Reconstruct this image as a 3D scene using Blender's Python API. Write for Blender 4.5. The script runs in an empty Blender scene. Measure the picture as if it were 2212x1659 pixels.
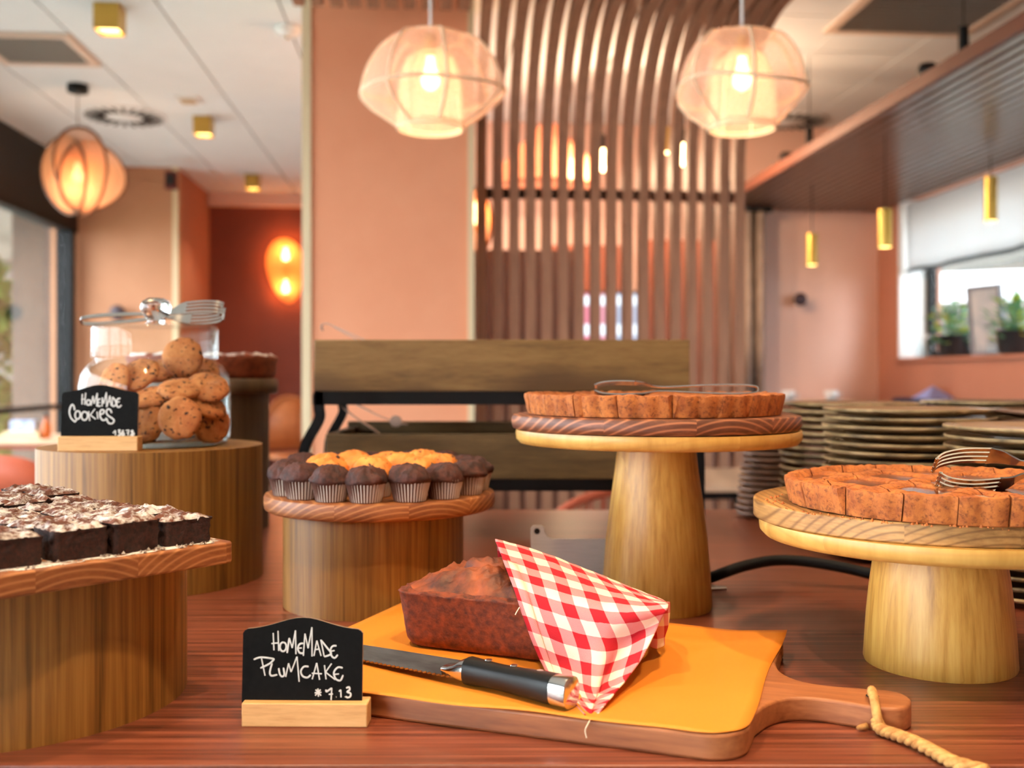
import bpy, bmesh, math, random
from mathutils import Vector, Matrix, Euler, noise
random.seed(7)
S = bpy.context.scene
C = S.collection
PI = math.pi

# ---------------------------------------------------------------- camera, world, exposure
F, CX, HZ, CZ = 2200.0, 1106.0, 812.0, 1.2      # focal length in px, principal column, horizon row, eye height
cam = bpy.data.cameras.new('camera'); co = bpy.data.objects.new('camera', cam); C.objects.link(co)
co.location = (0, 0, CZ); co.rotation_euler = (PI/2, 0, 0)
cam.sensor_width = 36; cam.lens = 36*F/2212; cam.shift_y = -(829.5-HZ)/2212
cam.clip_start = .02; cam.clip_end = 200
cam.dof.use_dof = True; cam.dof.focus_distance = 1.0; cam.dof.aperture_fstop = 4.5
S.camera = co
S.view_settings.view_transform = 'Standard'; S.view_settings.look = 'None'
S.view_settings.gamma = 1; S.view_settings.use_curve_mapping = False
S.view_settings.exposure = 0.48
W = bpy.data.worlds.new('world'); S.world = W; W.use_nodes = True
bg = W.node_tree.nodes['Background']; bg.inputs[0].default_value = (.82, .93, 1, 1); bg.inputs[1].default_value = 10.0
try:
    cy = S.cycles
    cy.use_denoising = True; cy.use_adaptive_sampling = True; cy.adaptive_threshold = .1; cy.adaptive_min_samples = 20; cy.max_bounces = 7; cy.diffuse_bounces = 4; cy.glossy_bounces = 4
    cy.transmission_bounces = 8; cy.transparent_max_bounces = 16
    cy.caustics_reflective = False; cy.caustics_refractive = False
    cy.sample_clamp_indirect = 4; cy.blur_glossy = .3
except Exception: pass

TH = math.radians(4.57); CT, ST = math.cos(TH), math.sin(TH)
def room(u, v, z=0): return Vector((u*CT - v*ST, u*ST + v*CT, z))       # room axes -> world
def P(x, y, Y): return Vector(((x-CX)/F*Y, Y, CZ-(y-HZ)/F*Y))           # survey sighting at depth Y -> world
def PZ(x, y, z): return P(x, y, (CZ-z)*F/(y-HZ))
def uv_of(p): return (p.x*CT + p.y*ST, -p.x*ST + p.y*CT)

# ---------------------------------------------------------------- lights
def light(name, kind, loc, energy, col=(1,1,1), size=.1, rot=None, spot=None, blend=.5):
    l = bpy.data.lights.new(name, kind); l.energy = energy; l.color = col
    o = bpy.data.objects.new(name, l); C.objects.link(o); o.location = loc
    if kind == 'AREA': l.shape = 'RECTANGLE'; l.size, l.size_y = size
    elif kind in ('POINT', 'SPOT'): l.shadow_soft_size = size
    if kind == 'SPOT': l.spot_size = math.radians(spot); l.spot_blend = blend
    if rot is not None: o.rotation_euler = rot
    return o
WARM = (1, .68, .42); AMBER = (1, .47, .16); HALO = (1, .72, .43)
CEIL = 3.2
for nm, (x, y), e in (('buffet_downlight_beam', (-.62, .45), 78), ('buffet_downlight_beam', (.28, .15), 100), ('buffet_downlight_beam', (.95, .75), 70),
                      ('buffet_downlight_beam', (-.2, 1.75), 36), ('buffet_downlight_beam', (.8, 2.2), 30)):
    light(nm, 'SPOT', (x, y, CEIL-.16), e, HALO, .05, (0, 0, 0), 75, .6)

# ---------------------------------------------------------------- materials
def lin(c):
    return tuple((v/255/12.92 if v/255 <= .04045 else ((v/255+.055)/1.055)**2.4) for v in c[:3]) + (1,)
MATS = {}
class NT:
    def __init__(s, name):
        s.m = bpy.data.materials.new(name); s.m.use_nodes = True; s.t = s.m.node_tree; s.n = s.t.nodes
        s.b = s.n['Principled BSDF']; s.out = s.n['Material Output']; MATS[name] = s.m
    def new(s, t, **kw):
        nd = s.n.new(t)
        for k, v in kw.items(): setattr(nd, k, v)
        return nd
    def link(s, a, b): s.t.links.new(a, b)
    def math(s, op, a, b=None):
        nd = s.new('ShaderNodeMath', operation=op)
        for i, v in enumerate((a, b)):
            if v is None: continue
            if isinstance(v, (int, float)): nd.inputs[i].default_value = v
            else: s.link(v, nd.inputs[i])
        return nd.outputs[0]
    def coord(s, scale=(1,1,1), vary=False, uv=False, rot=(0,0,0)):
        tc = s.new('ShaderNodeTexCoord'); o = tc.outputs['UV' if uv else 'Object']
        if vary:
            oi = s.new('ShaderNodeObjectInfo'); va = s.new('ShaderNodeVectorMath', operation='ADD')
            k = s.math('MULTIPLY', oi.outputs['Random'], 37.0); s.link(o, va.inputs[0]); s.link(k, va.inputs[1]); o = va.outputs[0]
        mp = s.new('ShaderNodeMapping'); mp.inputs['Scale'].default_value = scale; mp.inputs['Rotation'].default_value = rot
        s.link(o, mp.inputs[0]); return mp.outputs[0]
    def noise(s, vec, scale, detail=4, rough=.55, dist=0):
        nd = s.new('ShaderNodeTexNoise'); nd.inputs['Scale'].default_value = scale; nd.inputs['Detail'].default_value = detail
        nd.inputs['Roughness'].default_value = rough; nd.inputs['Distortion'].default_value = dist
        if vec is not None: s.link(vec, nd.inputs['Vector'])
        return nd.outputs[0]
    def ramp(s, fac, stops, interp='LINEAR'):
        r = s.new('ShaderNodeValToRGB'); r.color_ramp.interpolation = interp; el = r.color_ramp.elements
        while len(el) < len(stops): el.new(.5)
        for e, (p, c) in zip(el, stops): e.position = p; e.color = lin(c) if max(c) > 1 or len(c) == 3 else c
        s.link(fac, r.inputs[0]); return r.outputs[0]
    def mix(s, fac, a, b, blend='MIX'):
        nd = s.new('ShaderNodeMix', data_type='RGBA', blend_type=blend)
        for i, v in ((0, fac), (6, a), (7, b)):
            if isinstance(v, (int, float)): nd.inputs[i].default_value = v
            elif isinstance(v, tuple): nd.inputs[i].default_value = lin(v)
            else: s.link(v, nd.inputs[i])
        return nd.outputs[2]
    def bump(s, h, strength=.3, dist=.001):
        nd = s.new('ShaderNodeBump'); nd.inputs['Strength'].default_value = strength; nd.inputs['Distance'].default_value = dist
        s.link(h, nd.inputs['Height']); s.link(nd.outputs[0], s.b.inputs['Normal'])
    def col(s, v):
        if isinstance(v, tuple): s.b.inputs['Base Color'].default_value = lin(v)
        else: s.link(v, s.b.inputs['Base Color'])
    def set(s, **kw):
        for k, v in kw.items(): s.b.inputs[k.replace('_', ' ')].default_value = v
        return s

def mat(name, c, c2=None, rough=.5, metal=0, scale=20, stretch=(1,1,1), lo=.35, hi=.65, bump=0, bscale=None, bdist=.001, detail=4, vary=False, spec=.5, coat=0, sss=0):
    t = NT(name); t.set(Roughness=rough, Metallic=metal); t.b.inputs['Specular IOR Level'].default_value = spec
    if coat: t.set(Coat_Weight=coat, Coat_Roughness=.15)
    if sss: t.set(Subsurface_Weight=sss, Subsurface_Scale=.01)
    if c2 is None and not bump: t.col(c); return t.m
    v = t.coord(stretch, vary)
    if c2: t.col(t.ramp(t.noise(v, scale, detail), [(lo, c), (hi, c2)]))
    else: t.col(c)
    if bump: t.bump(t.noise(v, bscale or scale*2, detail), bump, bdist)
    return t.m

def emis(name, c, strength):
    t = NT(name); t.col((0, 0, 0)); t.b.inputs['Emission Color'].default_value = lin(c); t.b.inputs['Emission Strength'].default_value = strength
    t.set(Roughness=.5); return t.m

def thin_glass(name, tint=(1,1,1,1), rough=.02, gain=1.0):
    t = NT(name); t.n.remove(t.b)
    tr = t.new('ShaderNodeBsdfTransparent'); tr.inputs[0].default_value = tint
    gl = t.new('ShaderNodeBsdfGlossy'); gl.inputs['Roughness'].default_value = rough
    lw = t.new('ShaderNodeLayerWeight'); lw.inputs[0].default_value = .5
    k = t.math('MULTIPLY', t.math('ADD', t.math('MULTIPLY', t.math('POWER', lw.outputs['Facing'], 4.0), .9), .045), gain); mx = t.new('ShaderNodeMixShader')
    t.link(k, mx.inputs[0]); t.link(tr.outputs[0], mx.inputs[1]); t.link(gl.outputs[0], mx.inputs[2]); t.link(mx.outputs[0], t.out.inputs[0]); return t.m

def woven(name, c, opacity, cells, trans=.5):
    """open woven gauze: threads with real holes, partly letting light through"""
    t = NT(name); t.n.remove(t.b)
    d = t.new('ShaderNodeBsdfDiffuse'); d.inputs[0].default_value = lin(c)
    tl = t.new('ShaderNodeBsdfTranslucent'); tl.inputs[0].default_value = lin(c)
    m1 = t.new('ShaderNodeMixShader'); m1.inputs[0].default_value = trans; t.link(d.outputs[0], m1.inputs[1]); t.link(tl.outputs[0], m1.inputs[2])
    tr = t.new('ShaderNodeBsdfTransparent'); m2 = t.new('ShaderNodeMixShader')
    nz = t.noise(t.coord((cells, cells, cells)), 1, 2)
    k = t.new('ShaderNodeMapRange'); k.inputs[1].default_value = .3; k.inputs[2].default_value = .7
    k.inputs[3].default_value = max(0, opacity-.18); k.inputs[4].default_value = min(1, opacity+.18); t.link(nz, k.inputs[0])
    t.link(k.outputs[0], m2.inputs[0]); t.link(tr.outputs[0], m2.inputs[1]); t.link(m1.outputs[0], m2.inputs[2]); t.link(m2.outputs[0], t.out.inputs[0]); return t.m

def wood(name, dark, mid, light, stretch=(6, 40, 40), ring=None, ringdir=(0,0,0), stave=None, rough=.5, bump=.25, coat=0, fine=1.0, vary=False, ringamt=.5, distort=1.0, linecol=None, ringloc=(-.055, 0, .03), lohi=(.28, .72)):
    """streaks stretched along one axis; ring = growth-ring spacing (1/m); stave = width of glued strips along x"""
    t = NT(name); t.set(Roughness=rough)
    if coat: t.set(Coat_Weight=coat, Coat_Roughness=.2)
    tc = t.new('ShaderNodeTexCoord'); o = tc.outputs['Object']
    if vary:
        oi = t.new('ShaderNodeObjectInfo'); va = t.new('ShaderNodeVectorMath', operation='ADD')
        cv = t.new('ShaderNodeCombineXYZ'); kk = t.math('MULTIPLY', oi.outputs['Random'], 5.0); t.link(kk, cv.inputs[1]); t.link(t.math('MULTIPLY', kk, 1.0 if not ring else 0.0), cv.inputs[2]); t.link(o, va.inputs[0]); t.link(cv.outputs[0], va.inputs[1]); o = va.outputs[0]
    tone = None
    if stave:
        sp = t.new('ShaderNodeSeparateXYZ'); t.link(o, sp.inputs[0])
        wob = t.math('FLOOR', t.math('DIVIDE', sp.outputs[0], stave))
        wn = t.new('ShaderNodeTexWhiteNoise', noise_dimensions='1D'); t.link(wob, wn.inputs['W'])
        tone = wn.outputs['Value']
        sc = t.new('ShaderNodeVectorMath', operation='SCALE'); t.link(wn.outputs['Color'], sc.inputs[0]); sc.inputs['Scale'].default_value = .11
        cmb = t.new('ShaderNodeCombineXYZ'); t.link(t.math('MULTIPLY', t.math('SUBTRACT', t.math('FRACT', t.math('DIVIDE', sp.outputs[0], stave)), .5), stave), cmb.inputs[0]); t.link(sp.outputs[1], cmb.inputs[1]); t.link(sp.outputs[2], cmb.inputs[2]); o = cmb.outputs[0]
        ad = t.new('ShaderNodeVectorMath', operation='ADD'); t.link(o, ad.inputs[0]); t.link(sc.outputs[0], ad.inputs[1]); o = ad.outputs[0]
    mp = t.new('ShaderNodeMapping'); mp.inputs['Scale'].default_value = stretch; t.link(o, mp.inputs[0])
    n1 = t.noise(mp.outputs[0], 1, 5, .6, .3)
    mf = t.new('ShaderNodeMapping'); mf.inputs['Scale'].default_value = tuple(k*6*fine for k in stretch); t.link(o, mf.inputs[0])
    n2 = t.noise(mf.outputs[0], 1, 3, .6)
    h = t.math('ADD', t.math('MULTIPLY', n1, .65), t.math('MULTIPLY', n2, .35))
    if ring:
        mr = t.new('ShaderNodeMapping'); mr.inputs['Rotation'].default_value = ringdir; mr.inputs['Location'].default_value = ringloc; t.link(o, mr.inputs[0])
        wv = t.new('ShaderNodeTexWave', wave_type='RINGS', rings_direction='Y', wave_profile='SIN')
        wv.inputs['Scale'].default_value = ring; wv.inputs['Distortion'].default_value = distort; wv.inputs['Detail'].default_value = 2
        wv.inputs['Detail Scale'].default_value = .12; t.link(mr.outputs[0], wv.inputs[0])
        line = t.math('MULTIPLY', t.math('POWER', wv.outputs[1], 4.0), ringamt)
    c = t.ramp(h, [(lohi[0], dark), (.5, mid), (lohi[1], light)])
    if ring: c = t.mix(line, c, linecol or light)
    if tone is not None:
        c = t.mix(t.math('MULTIPLY', tone, .35), c, dark)
    t.col(c); t.bump(h, bump, .0005); return t.m

# ---------------------------------------------------------------- mesh helpers
def mk(name, V, Fc, smooth=False, mats=(), fm=None, uvs=None):
    me = bpy.data.meshes.new(name); me.from_pydata([tuple(v) for v in V], [], Fc)
    for m in mats: me.materials.append(m)
    if fm: me.polygons.foreach_set('material_index', fm)
    if smooth is True: me.polygons.foreach_set('use_smooth', [True]*len(me.polygons))
    elif smooth: me.polygons.foreach_set('use_smooth', [True]*len(me.polygons)); me.set_sharp_from_angle(angle=math.radians(smooth))
    if uvs:
        l = me.uv_layers.new(name='UVMap')
        for p in me.polygons:
            for li in p.loop_indices: l.data[li].uv = uvs[me.loops[li].vertex_index]
    me.update(); return me
def tag(o, label=None, cat=None, group=None, kind=None):
    for k, v in (('label', label), ('category', cat), ('group', group), ('kind', kind)):
        if v: o[k] = v
    return o
def add(name, vf, m=None, parent=None, loc=(0,0,0), rot=(0,0,0), smooth=40, bev=0, fm=None, uvs=None, **tg):
    if isinstance(vf, bpy.types.Mesh): me = vf
    else:
        ms = m if isinstance(m, (list, tuple)) else [m]
        me = mk(name, vf[0], vf[1], smooth, ms, fm, uvs)
    o = bpy.data.objects.new(name, me); C.objects.link(o); o.parent = parent; o.location = loc; o.rotation_euler = rot
    if bev:
        b = o.modifiers.new('edge', 'BEVEL'); b.width = bev; b.segments = 3; b.limit_method = 'ANGLE'; b.angle_limit = math.radians(50); b.harden_normals = False
    return tag(o, **tg)
def empty(name, label, cat, loc=(0,0,0), rot=(0,0,0), group=None):
    o = bpy.data.objects.new(name, None); C.objects.link(o); o.location = loc; o.rotation_euler = rot; o.empty_display_size = .05
    return tag(o, label, cat, group)
def dup(root, loc, rot=None, label=None, scale=None):
    def rec(o, par):
        c = o.copy(); C.objects.link(c); c.parent = par
        for ch in KIDS.get(o.name, []): rec(ch, c)
        return c
    KIDS = {}
    stack = [root]
    while stack:
        o = stack.pop(); KIDS[o.name] = list(o.children); stack += KIDS[o.name]
    r = rec(root, None); r.location = loc
    if rot is not None: r.rotation_euler = rot
    if scale: r.scale = scale
    if label: r['label'] = label
    return r
def struct(name, vf, m, rot=True, parent=None, **kw):
    return add(name, vf, m, parent, rot=(0, 0, TH) if rot else (0,0,0), kind=None if parent else 'structure', **kw)

def box(x0, x1, y0, y1, z0, z1):
    V = [(x, y, z) for z in (z0, z1) for y in (y0, y1) for x in (x0, x1)]
    return V, [(0,2,3,1), (4,5,7,6), (0,1,5,4), (2,6,7,3), (0,4,6,2), (1,3,7,5)]
def cbox(sx, sy, sz, c=(0,0,0)): return box(c[0]-sx/2, c[0]+sx/2, c[1]-sy/2, c[1]+sy/2, c[2]-sz/2, c[2]+sz/2)
def join(*vfs):
    V, Fc = [], []
    for v, f in vfs:
        k = len(V); V += list(v); Fc += [tuple(i+k for i in q) for q in f]
    return V, Fc
def xf(vf, M): return [M @ Vector(v) for v in vf[0]], vf[1]
def lathe(prof, n=48, mod=None, closed=False):
    V, Fc, rings = [], [], []
    for r, z in prof:
        if r < 1e-6: rings.append([len(V)]); V.append((0, 0, z)); continue
        rings.append(list(range(len(V), len(V)+n)))
        for k in range(n):
            a = 2*PI*k/n; rr, zz = mod(r, z, a) if mod else (r, z)
            V.append((rr*math.cos(a), rr*math.sin(a), zz))
    pairs = list(zip(rings, rings[1:])) + ([(rings[-1], rings[0])] if closed else [])
    for A, B in pairs:
        for k in range(n):
            j = (k+1) % n
            if len(A) == 1 and len(B) == 1: continue
            if len(A) == 1: Fc.append((A[0], B[j], B[k]))
            elif len(B) == 1: Fc.append((A[k], A[j], B[0]))
            else: Fc.append((A[k], A[j], B[j], B[k]))
    return V, Fc
def disc_lathe(prof, n=48, mod=None):        # closed solid of revolution
    p = list(prof)
    if p[0][0] > 1e-6: p = [(0, p[0][1])] + p
    if p[-1][0] > 1e-6: p = p + [(0, p[-1][1])]
    return lathe(p, n, mod)
def prism(out, z0, z1):
    n = len(out); V = [(x, y, z0) for x, y in out] + [(x, y, z1) for x, y in out]
    return V, [tuple(range(n-1, -1, -1)), tuple(range(n, 2*n))] + [(k, (k+1) % n, n+(k+1) % n, n+k) for k in range(n)]
def tube(path, r, n=8, closed=False, flat=1.0, up=None):
    path = [Vector(p) for p in path]; m = len(path); V, Fc = [], []
    rs = r if isinstance(r, (list, tuple)) else [r]*m
    T = []
    for i in range(m):
        a = path[(i-1) % m] if (closed or i > 0) else path[0]; b = path[(i+1) % m] if (closed or i < m-1) else path[-1]
        T.append((b-a).normalized())
    u = Vector(up) if up else (Vector((0,0,1)) if abs(T[0].z) < .9 else Vector((1,0,0)))
    nrm = (u - T[0]*u.dot(T[0])).normalized()
    for i in range(m):
        if up: nrm = (Vector(up) - T[i]*Vector(up).dot(T[i])).normalized()
        else: nrm = (nrm - T[i]*nrm.dot(T[i])).normalized()
        bn = T[i].cross(nrm)
        for k in range(n):
            a = 2*PI*k/n; V.append(path[i] + nrm*(math.cos(a)*rs[i]*flat) + bn*(math.sin(a)*rs[i]))
    for i in range(m if closed else m-1):
        j = (i+1) % m
        for k in range(n): Fc.append((i*n+k, i*n+(k+1) % n, j*n+(k+1) % n, j*n+k))
    if not closed:
        Fc.append(tuple(range(n-1, -1, -1))); Fc.append(tuple((m-1)*n+k for k in range(n)))
    return V, Fc
def smoothpath(pts, k=6, closed=False):
    pts = [Vector(p) for p in pts]; n = len(pts); out = []
    g = lambda i: pts[i % n] if closed else pts[max(0, min(n-1, i))]
    for i in range(n if closed else n-1):
        a, b, c, d = g(i-1), g(i), g(i+1), g(i+2)
        for q in range(k):
            t = q/k; out.append(.5*((2*b) + (c-a)*t + (2*a-5*b+4*c-d)*t*t + (3*b-a-3*c+d)*t**3))
    if not closed: out.append(pts[-1])
    return out
def ribbon(path, w, th, side=(0,1,0)):
    """flat bar along a path; w = width or list"""
    path = [Vector(p) for p in path]; m = len(path); ws = w if isinstance(w, (list, tuple)) else [w]*m
    s = Vector(side).normalized(); V, Fc = [], []
    for i in range(m):
        t = (path[min(i+1, m-1)] - path[max(i-1, 0)]).normalized(); n = t.cross(s).normalized()
        for a, b in ((-1,-1), (1,-1), (1,1), (-1,1)): V.append(path[i] + s*(a*ws[i]/2) + n*(b*th/2))
    for i in range(m-1):
        for k in range(4): Fc.append((i*4+k, i*4+(k+1) % 4, i*4+4+(k+1) % 4, i*4+4+k))
    Fc += [(3,2,1,0), tuple((m-1)*4+k for k in range(4))]
    return V, Fc
def rrect(w, h, r, n=6, cx=0, cy=0):
    out = []
    for sx, sy, a0 in ((1,1,0), (-1,1,90), (-1,-1,180), (1,-1,270)):
        for k in range(n+1):
            a = math.radians(a0 + 90*k/n); out.append((cx+sx*(w/2-r)+r*math.cos(a), cy+sy*(h/2-r)+r*math.sin(a)))
    return out
def fbm(p, s, o=4): return noise.fractal(Vector(p)*s, 1.0, 2.0, o)
ORD = ['first','second','third','fourth','fifth','sixth','seventh','eighth','ninth','tenth','eleventh','twelfth','thirteenth','fourteenth','fifteenth','sixteenth','seventeenth','eighteenth','nineteenth','twentieth']
# ================================================================ THE ROOM
m_peach = mat('peach_paint', (238, 162, 122), (234, 156, 116), rough=.75, scale=3, bump=.05, bscale=300)
m_tan = mat('tan_paint', (196, 140, 104), (190, 134, 98), rough=.75, scale=3)
m_terra = mat('terracotta_paint', (128, 62, 46), (122, 57, 42), rough=.75, scale=2)
m_pink = mat('pink_paint', (232, 194, 178), (228, 188, 172), rough=.75, scale=2)
m_brick = mat('brick_paint', (178, 116, 90), (173, 111, 86), rough=.75, scale=2)
m_cream = mat('cream_trim', (226, 205, 166), rough=.5)
m_ceil = mat('ceiling_white', (226, 229, 231), (223, 226, 228), rough=.85, scale=4)
m_joint = mat('ceiling_joint', (120, 112, 106), rough=.9)
m_black = mat('black_metal', (13, 12, 12), rough=.5, spec=.25)
m_dark = mat('dark_panel', (24, 20, 18), rough=.6)
m_brass = mat('brushed_brass', (206, 168, 84), (186, 148, 68), rough=.35, metal=.9, scale=60, stretch=(1,1,8))
m_grey = mat('grey_grille', (150, 142, 134), rough=.6)
m_white = mat('white_plastic', (232, 232, 230), rough=.4)
m_navy = mat('navy_fabric', (30, 34, 66), (24, 28, 56), rough=.9, scale=40)
m_slat = wood('screen_slat_wood', (138, 94, 70), (164, 115, 87), (182, 131, 100), (40, 40, 4), rough=.6, bump=.1, vary=True)
m_canopy = wood('canopy_slat_wood', (104, 76, 62), (124, 92, 76), (138, 104, 86), (40, 4, 40), rough=.28, bump=.08, vary=True)
m_floor = wood('floor_wood', (150, 144, 136), (164, 158, 150), (176, 170, 162), (20, 3, 20), rough=.4, stave=.14)
m_pane = thin_glass('window_glass')
m_bulb = emis('hot_bulb', (255, 206, 140), 14)
m_bulb_dim = emis('soft_bulb', (255, 190, 110), 9)
m_lens = emis('lamp_lens', (255, 206, 120), 6)
m_tube = emis('tube_light', (235, 250, 255), 6)

struct('floor', box(-3.9, 4.3, -4.6, 12.2, -.06, 0), m_floor)
ce = struct('ceiling', box(-3.9, 4.3, -4.6, 12.2, CEIL+.012, CEIL+.1), m_joint)
edges = [-3.35 + .6*0, -2.745, -2.1, -1.465, -.81, -.16, .49, 1.14]
edges[0] = -3.39
for a, b in zip(edges, edges[1:]):
    struct('panel', box(a+.006, b-.006, -4.4, 11.9, CEIL, CEIL+.014), m_ceil, rot=False, parent=ce)
us = [1.14, 1.74, 2.34, 2.94, 3.62]
vs = [-4.4, -1.9] + [1.3+.6*k for k in range(18)]
for a, b in zip(us, us[1:]):
    for c, d in zip(vs, vs[1:]): struct('panel', box(a+.006, b-.006, c+.005, d-.005, CEIL, CEIL+.014), m_ceil, rot=False, parent=ce)

# left window wall: black header band, posts, panes
wl = struct('wall_left', box(-3.6, -3.35, -4.4, 10.1, 2.62, CEIL), m_dark)
struct('lower_wall', box(-3.6, -3.35, -4.4, 10.1, 0, .12), m_dark, rot=False, parent=wl)
wn = struct('window_1', box(-3.47, -3.35, -4.4, 10.0, 2.56, 2.62), m_black)
for k, v in enumerate((-4.3, -2.6, -.9, .8, 2.5, 4.2, 5.9, 7.75, 9.88)):
    struct('window_post', box(-3.49, -3.35, v-.05, v+.05, .12, 2.56), m_black, rot=False, parent=wn)
    if k < 8:
        nv = (-4.3, -2.6, -.9, .8, 2.5, 4.2, 5.9, 7.75, 9.88)[k+1]
        struct('pane', box(-3.43, -3.424, v+.05, nv-.05, .12, 2.56), m_pane, rot=False, parent=wn)
struct('window_rail', box(-3.48, -3.36, -4.4, 10.0, .9, .94), m_black, rot=False, parent=wn)
# back walls
wb = struct('wall_back', box(-3.6, -2.42, 10.0, 10.15, 0, CEIL), m_tan)
struct('return_wall', box(-2.47, -2.42, 10.15, 11.4, 0, CEIL), m_brick, rot=False, parent=wb)
struct('recess_wall', box(-2.42, 1.0, 11.4, 11.55, 0, CEIL), m_terra, rot=False, parent=wb)
struct('trim_1', box(-2.46, -2.41, 9.97, 10.0, 0, CEIL), m_cream)
struct('trim_2', box(-2.41, 1.0, 11.3, 11.4, 3.06, CEIL), m_pink)
struct('wall_far', box(.2, 3.62, 8.0, 8.12, 0, CEIL), m_pink)
struct('wall_middle', box(.9, 1.0, 8.12, 11.4, 0, CEIL), m_brick)
struct('wall_rear', box(-3.6, 4.0, -4.55, -4.4, 0, CEIL), m_pink)
# right wall with window opening v 2.2..7.66, z 1.33..2.55
wr = struct('wall_right', join(box(3.62, 3.97, -4.4, 8.12, 0, 1.33), box(3.62, 3.97, -4.4, 8.12, 2.56, CEIL), box(3.62, 3.97, 7.66, 8.12, 1.33, 2.56), box(3.62, 3.97, -4.4, 2.2, 1.33, 2.56)), m_brick)
wn2 = struct('window_2', join(box(3.84, 3.9, 2.2, 7.66, 1.33, 1.39), box(3.84, 3.9, 2.2, 7.66, 2.5, 2.56)), m_black)
for v in (2.24, 4.0, 5.75, 7.62): struct('window_post', box(3.84, 3.9, v-.04, v+.04, 1.39, 2.5), m_black, rot=False, parent=wn2)
for a, b in ((2.28, 3.96), (4.04, 5.71), (5.79, 7.58)): struct('pane', box(3.865, 3.871, a, b, 1.39, 2.5), m_pane, rot=False, parent=wn2)
struct('jamb', box(3.625, 3.84, 7.63, 7.66, 1.34, 2.56), m_white, rot=False, parent=wn2)
struct('sill', box(3.58, 3.86, 2.2, 7.68, 1.31, 1.335), m_brick, rot=False, parent=wn2)

# the column with its cream corner trims
col = struct('column', box(-.6, .19, 5.2, 5.62, 0, CEIL), m_peach)
struct('trim_3', box(-.645, -.6, 5.185, 5.62, 0, CEIL), m_cream)
struct('trim_4', box(.19, .222, 5.185, 5.62, 0, CEIL), m_cream)

# ---- curved slat screen
def slat_profile(z0):
    inn, outp = [(5.355, z0)], [(5.445, z0)]
    for k in range(15):
        a = PI/2*k/14
        inn.append((4.7+.655*math.cos(a), 2.3+.655*math.sin(a))); outp.append((4.7+.745*math.cos(a), 2.3+.745*math.sin(a)))
    inn.append((3.3, 2.955)); outp.append((3.3, 3.045))
    return inn, outp
def slat_mesh(w):
    inn, outp = slat_profile(.0); n = len(inn); V = []
    for x in (-w/2, w/2):
        for v, z in inn + outp: V.append((x, v, z))
    Fc = []
    N = 2*n
    for i in range(n-1):
        Fc.append((i, n+i, n+i+1, i+1)); Fc.append((N+i, N+i+1, N+n+i+1, N+n+i))
        Fc.append((i, i+1, N+i+1, N+i)); Fc.append((n+i, N+n+i, N+n+i+1, n+i+1))
    Fc += [(0, N, N+n, n), (n-1, 2*n-1, N+2*n-1, N+n-1)]
    return mk('slat', V, Fc, 30, [m_slat])
sc = empty('slat_screen', 'tall screen of brown wooden slats curving overhead beside the peach column', 'screen', (0,0,0), (0,0,TH))
sm = slat_mesh(.052)
for k in range(17):
    u = .268 + k*.0869
    s = add('slat', sm, parent=sc, loc=(u, 0, 0))
om = mk('slat', *cbox(.052, 1.6, .09), False, [m_slat])
for k in range(10): add('slat', om, parent=sc, loc=(-.62 + k*.0869, 4.1, 3.0))
for z in (2.18, .85): add('crossbar', box(.24, 1.69, 5.446, 5.47, z-.028, z+.028), m_black, sc)
add('top_bar', box(-.66, 1.7, 3.35, 3.45, 3.046, 3.075), m_black, sc)
for u in (-.5, .5, 1.6): add('hanger', box(u-.008, u+.008, 3.39, 3.41, 3.07, CEIL), m_black, sc)

# ---- slatted canopy above the right side
cn = empty('slatted_canopy', 'dark brown slatted canopy hanging below the ceiling along the window', 'canopy', (0,0,0), (0,0,TH))
add('backing_board', box(2.27, 3.615, 1.2, 7.995, 2.565, 2.6), mat('canopy_backing', (44, 28, 22), rough=.7), cn)
add('fascia', box(2.245, 2.27, 1.2, 7.995, 2.52, 2.585), mat('canopy_fascia', (112, 64, 46), rough=.5), cn)
csm = mk('slat', *cbox(.045, 6.78, .042), False, [m_canopy])
for k in range(19): add('slat', csm, parent=cn, loc=(2.305 + k*.0703, 4.595, 2.544))
for v in (2.6, 4.35, 6.2, 7.9): add('hanger', lathe_h := disc_lathe([(.022, 0), (.022, .15)], 12), m_black, cn, loc=(2.36, v, 2.6))
for v in (4.6, 6.5): add('cable_gland', disc_lathe([(.04, 0), (.05, .03), (.035, .06)], 14), m_black, cn, loc=(2.32, v, 2.6))
for v in (2.6, 4.35, 6.2, 7.9): add('ceiling_wire', tube([(2.36, v, 2.75), (2.36, v, CEIL)], .003, 6), m_black, cn)

# ---- brass tube pendants under the canopy
def tube_pendant(px, Y, ytop, ybot, label, zc=2.52):
    a, b = P(px, ytop, Y), P(px, ybot, Y); h = a.z-b.z
    t = empty('tube_pendant', label, 'lamp', (b.x, b.y, b.z), group='brass tube pendants')
    add('tube', lathe([(.036, 0), (.037, .001), (.037, h), (.0, h), (0, h-.004), (.034, h-.004), (.034, 0)], 24, closed=False), m_brass, t)
    add('lamp_lens', disc_lathe([(.0338, .001), (.0338, .006)], 20), m_lens, t)
    add('cord', tube([(0, 0, h), (0, 0, zc-b.z)], .003, 6), m_black, t)
tube_pendant(1754, 7.0, 505, 573, 'short brass tube pendant in front of the pink far wall')
tube_pendant(1912, 5.6, 452, 534, 'brass tube pendant in front of the wall corner beside the window')
tube_pendant(2140, 6.1, 382, 478, 'brass tube pendant hanging in front of the white window blind')

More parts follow.
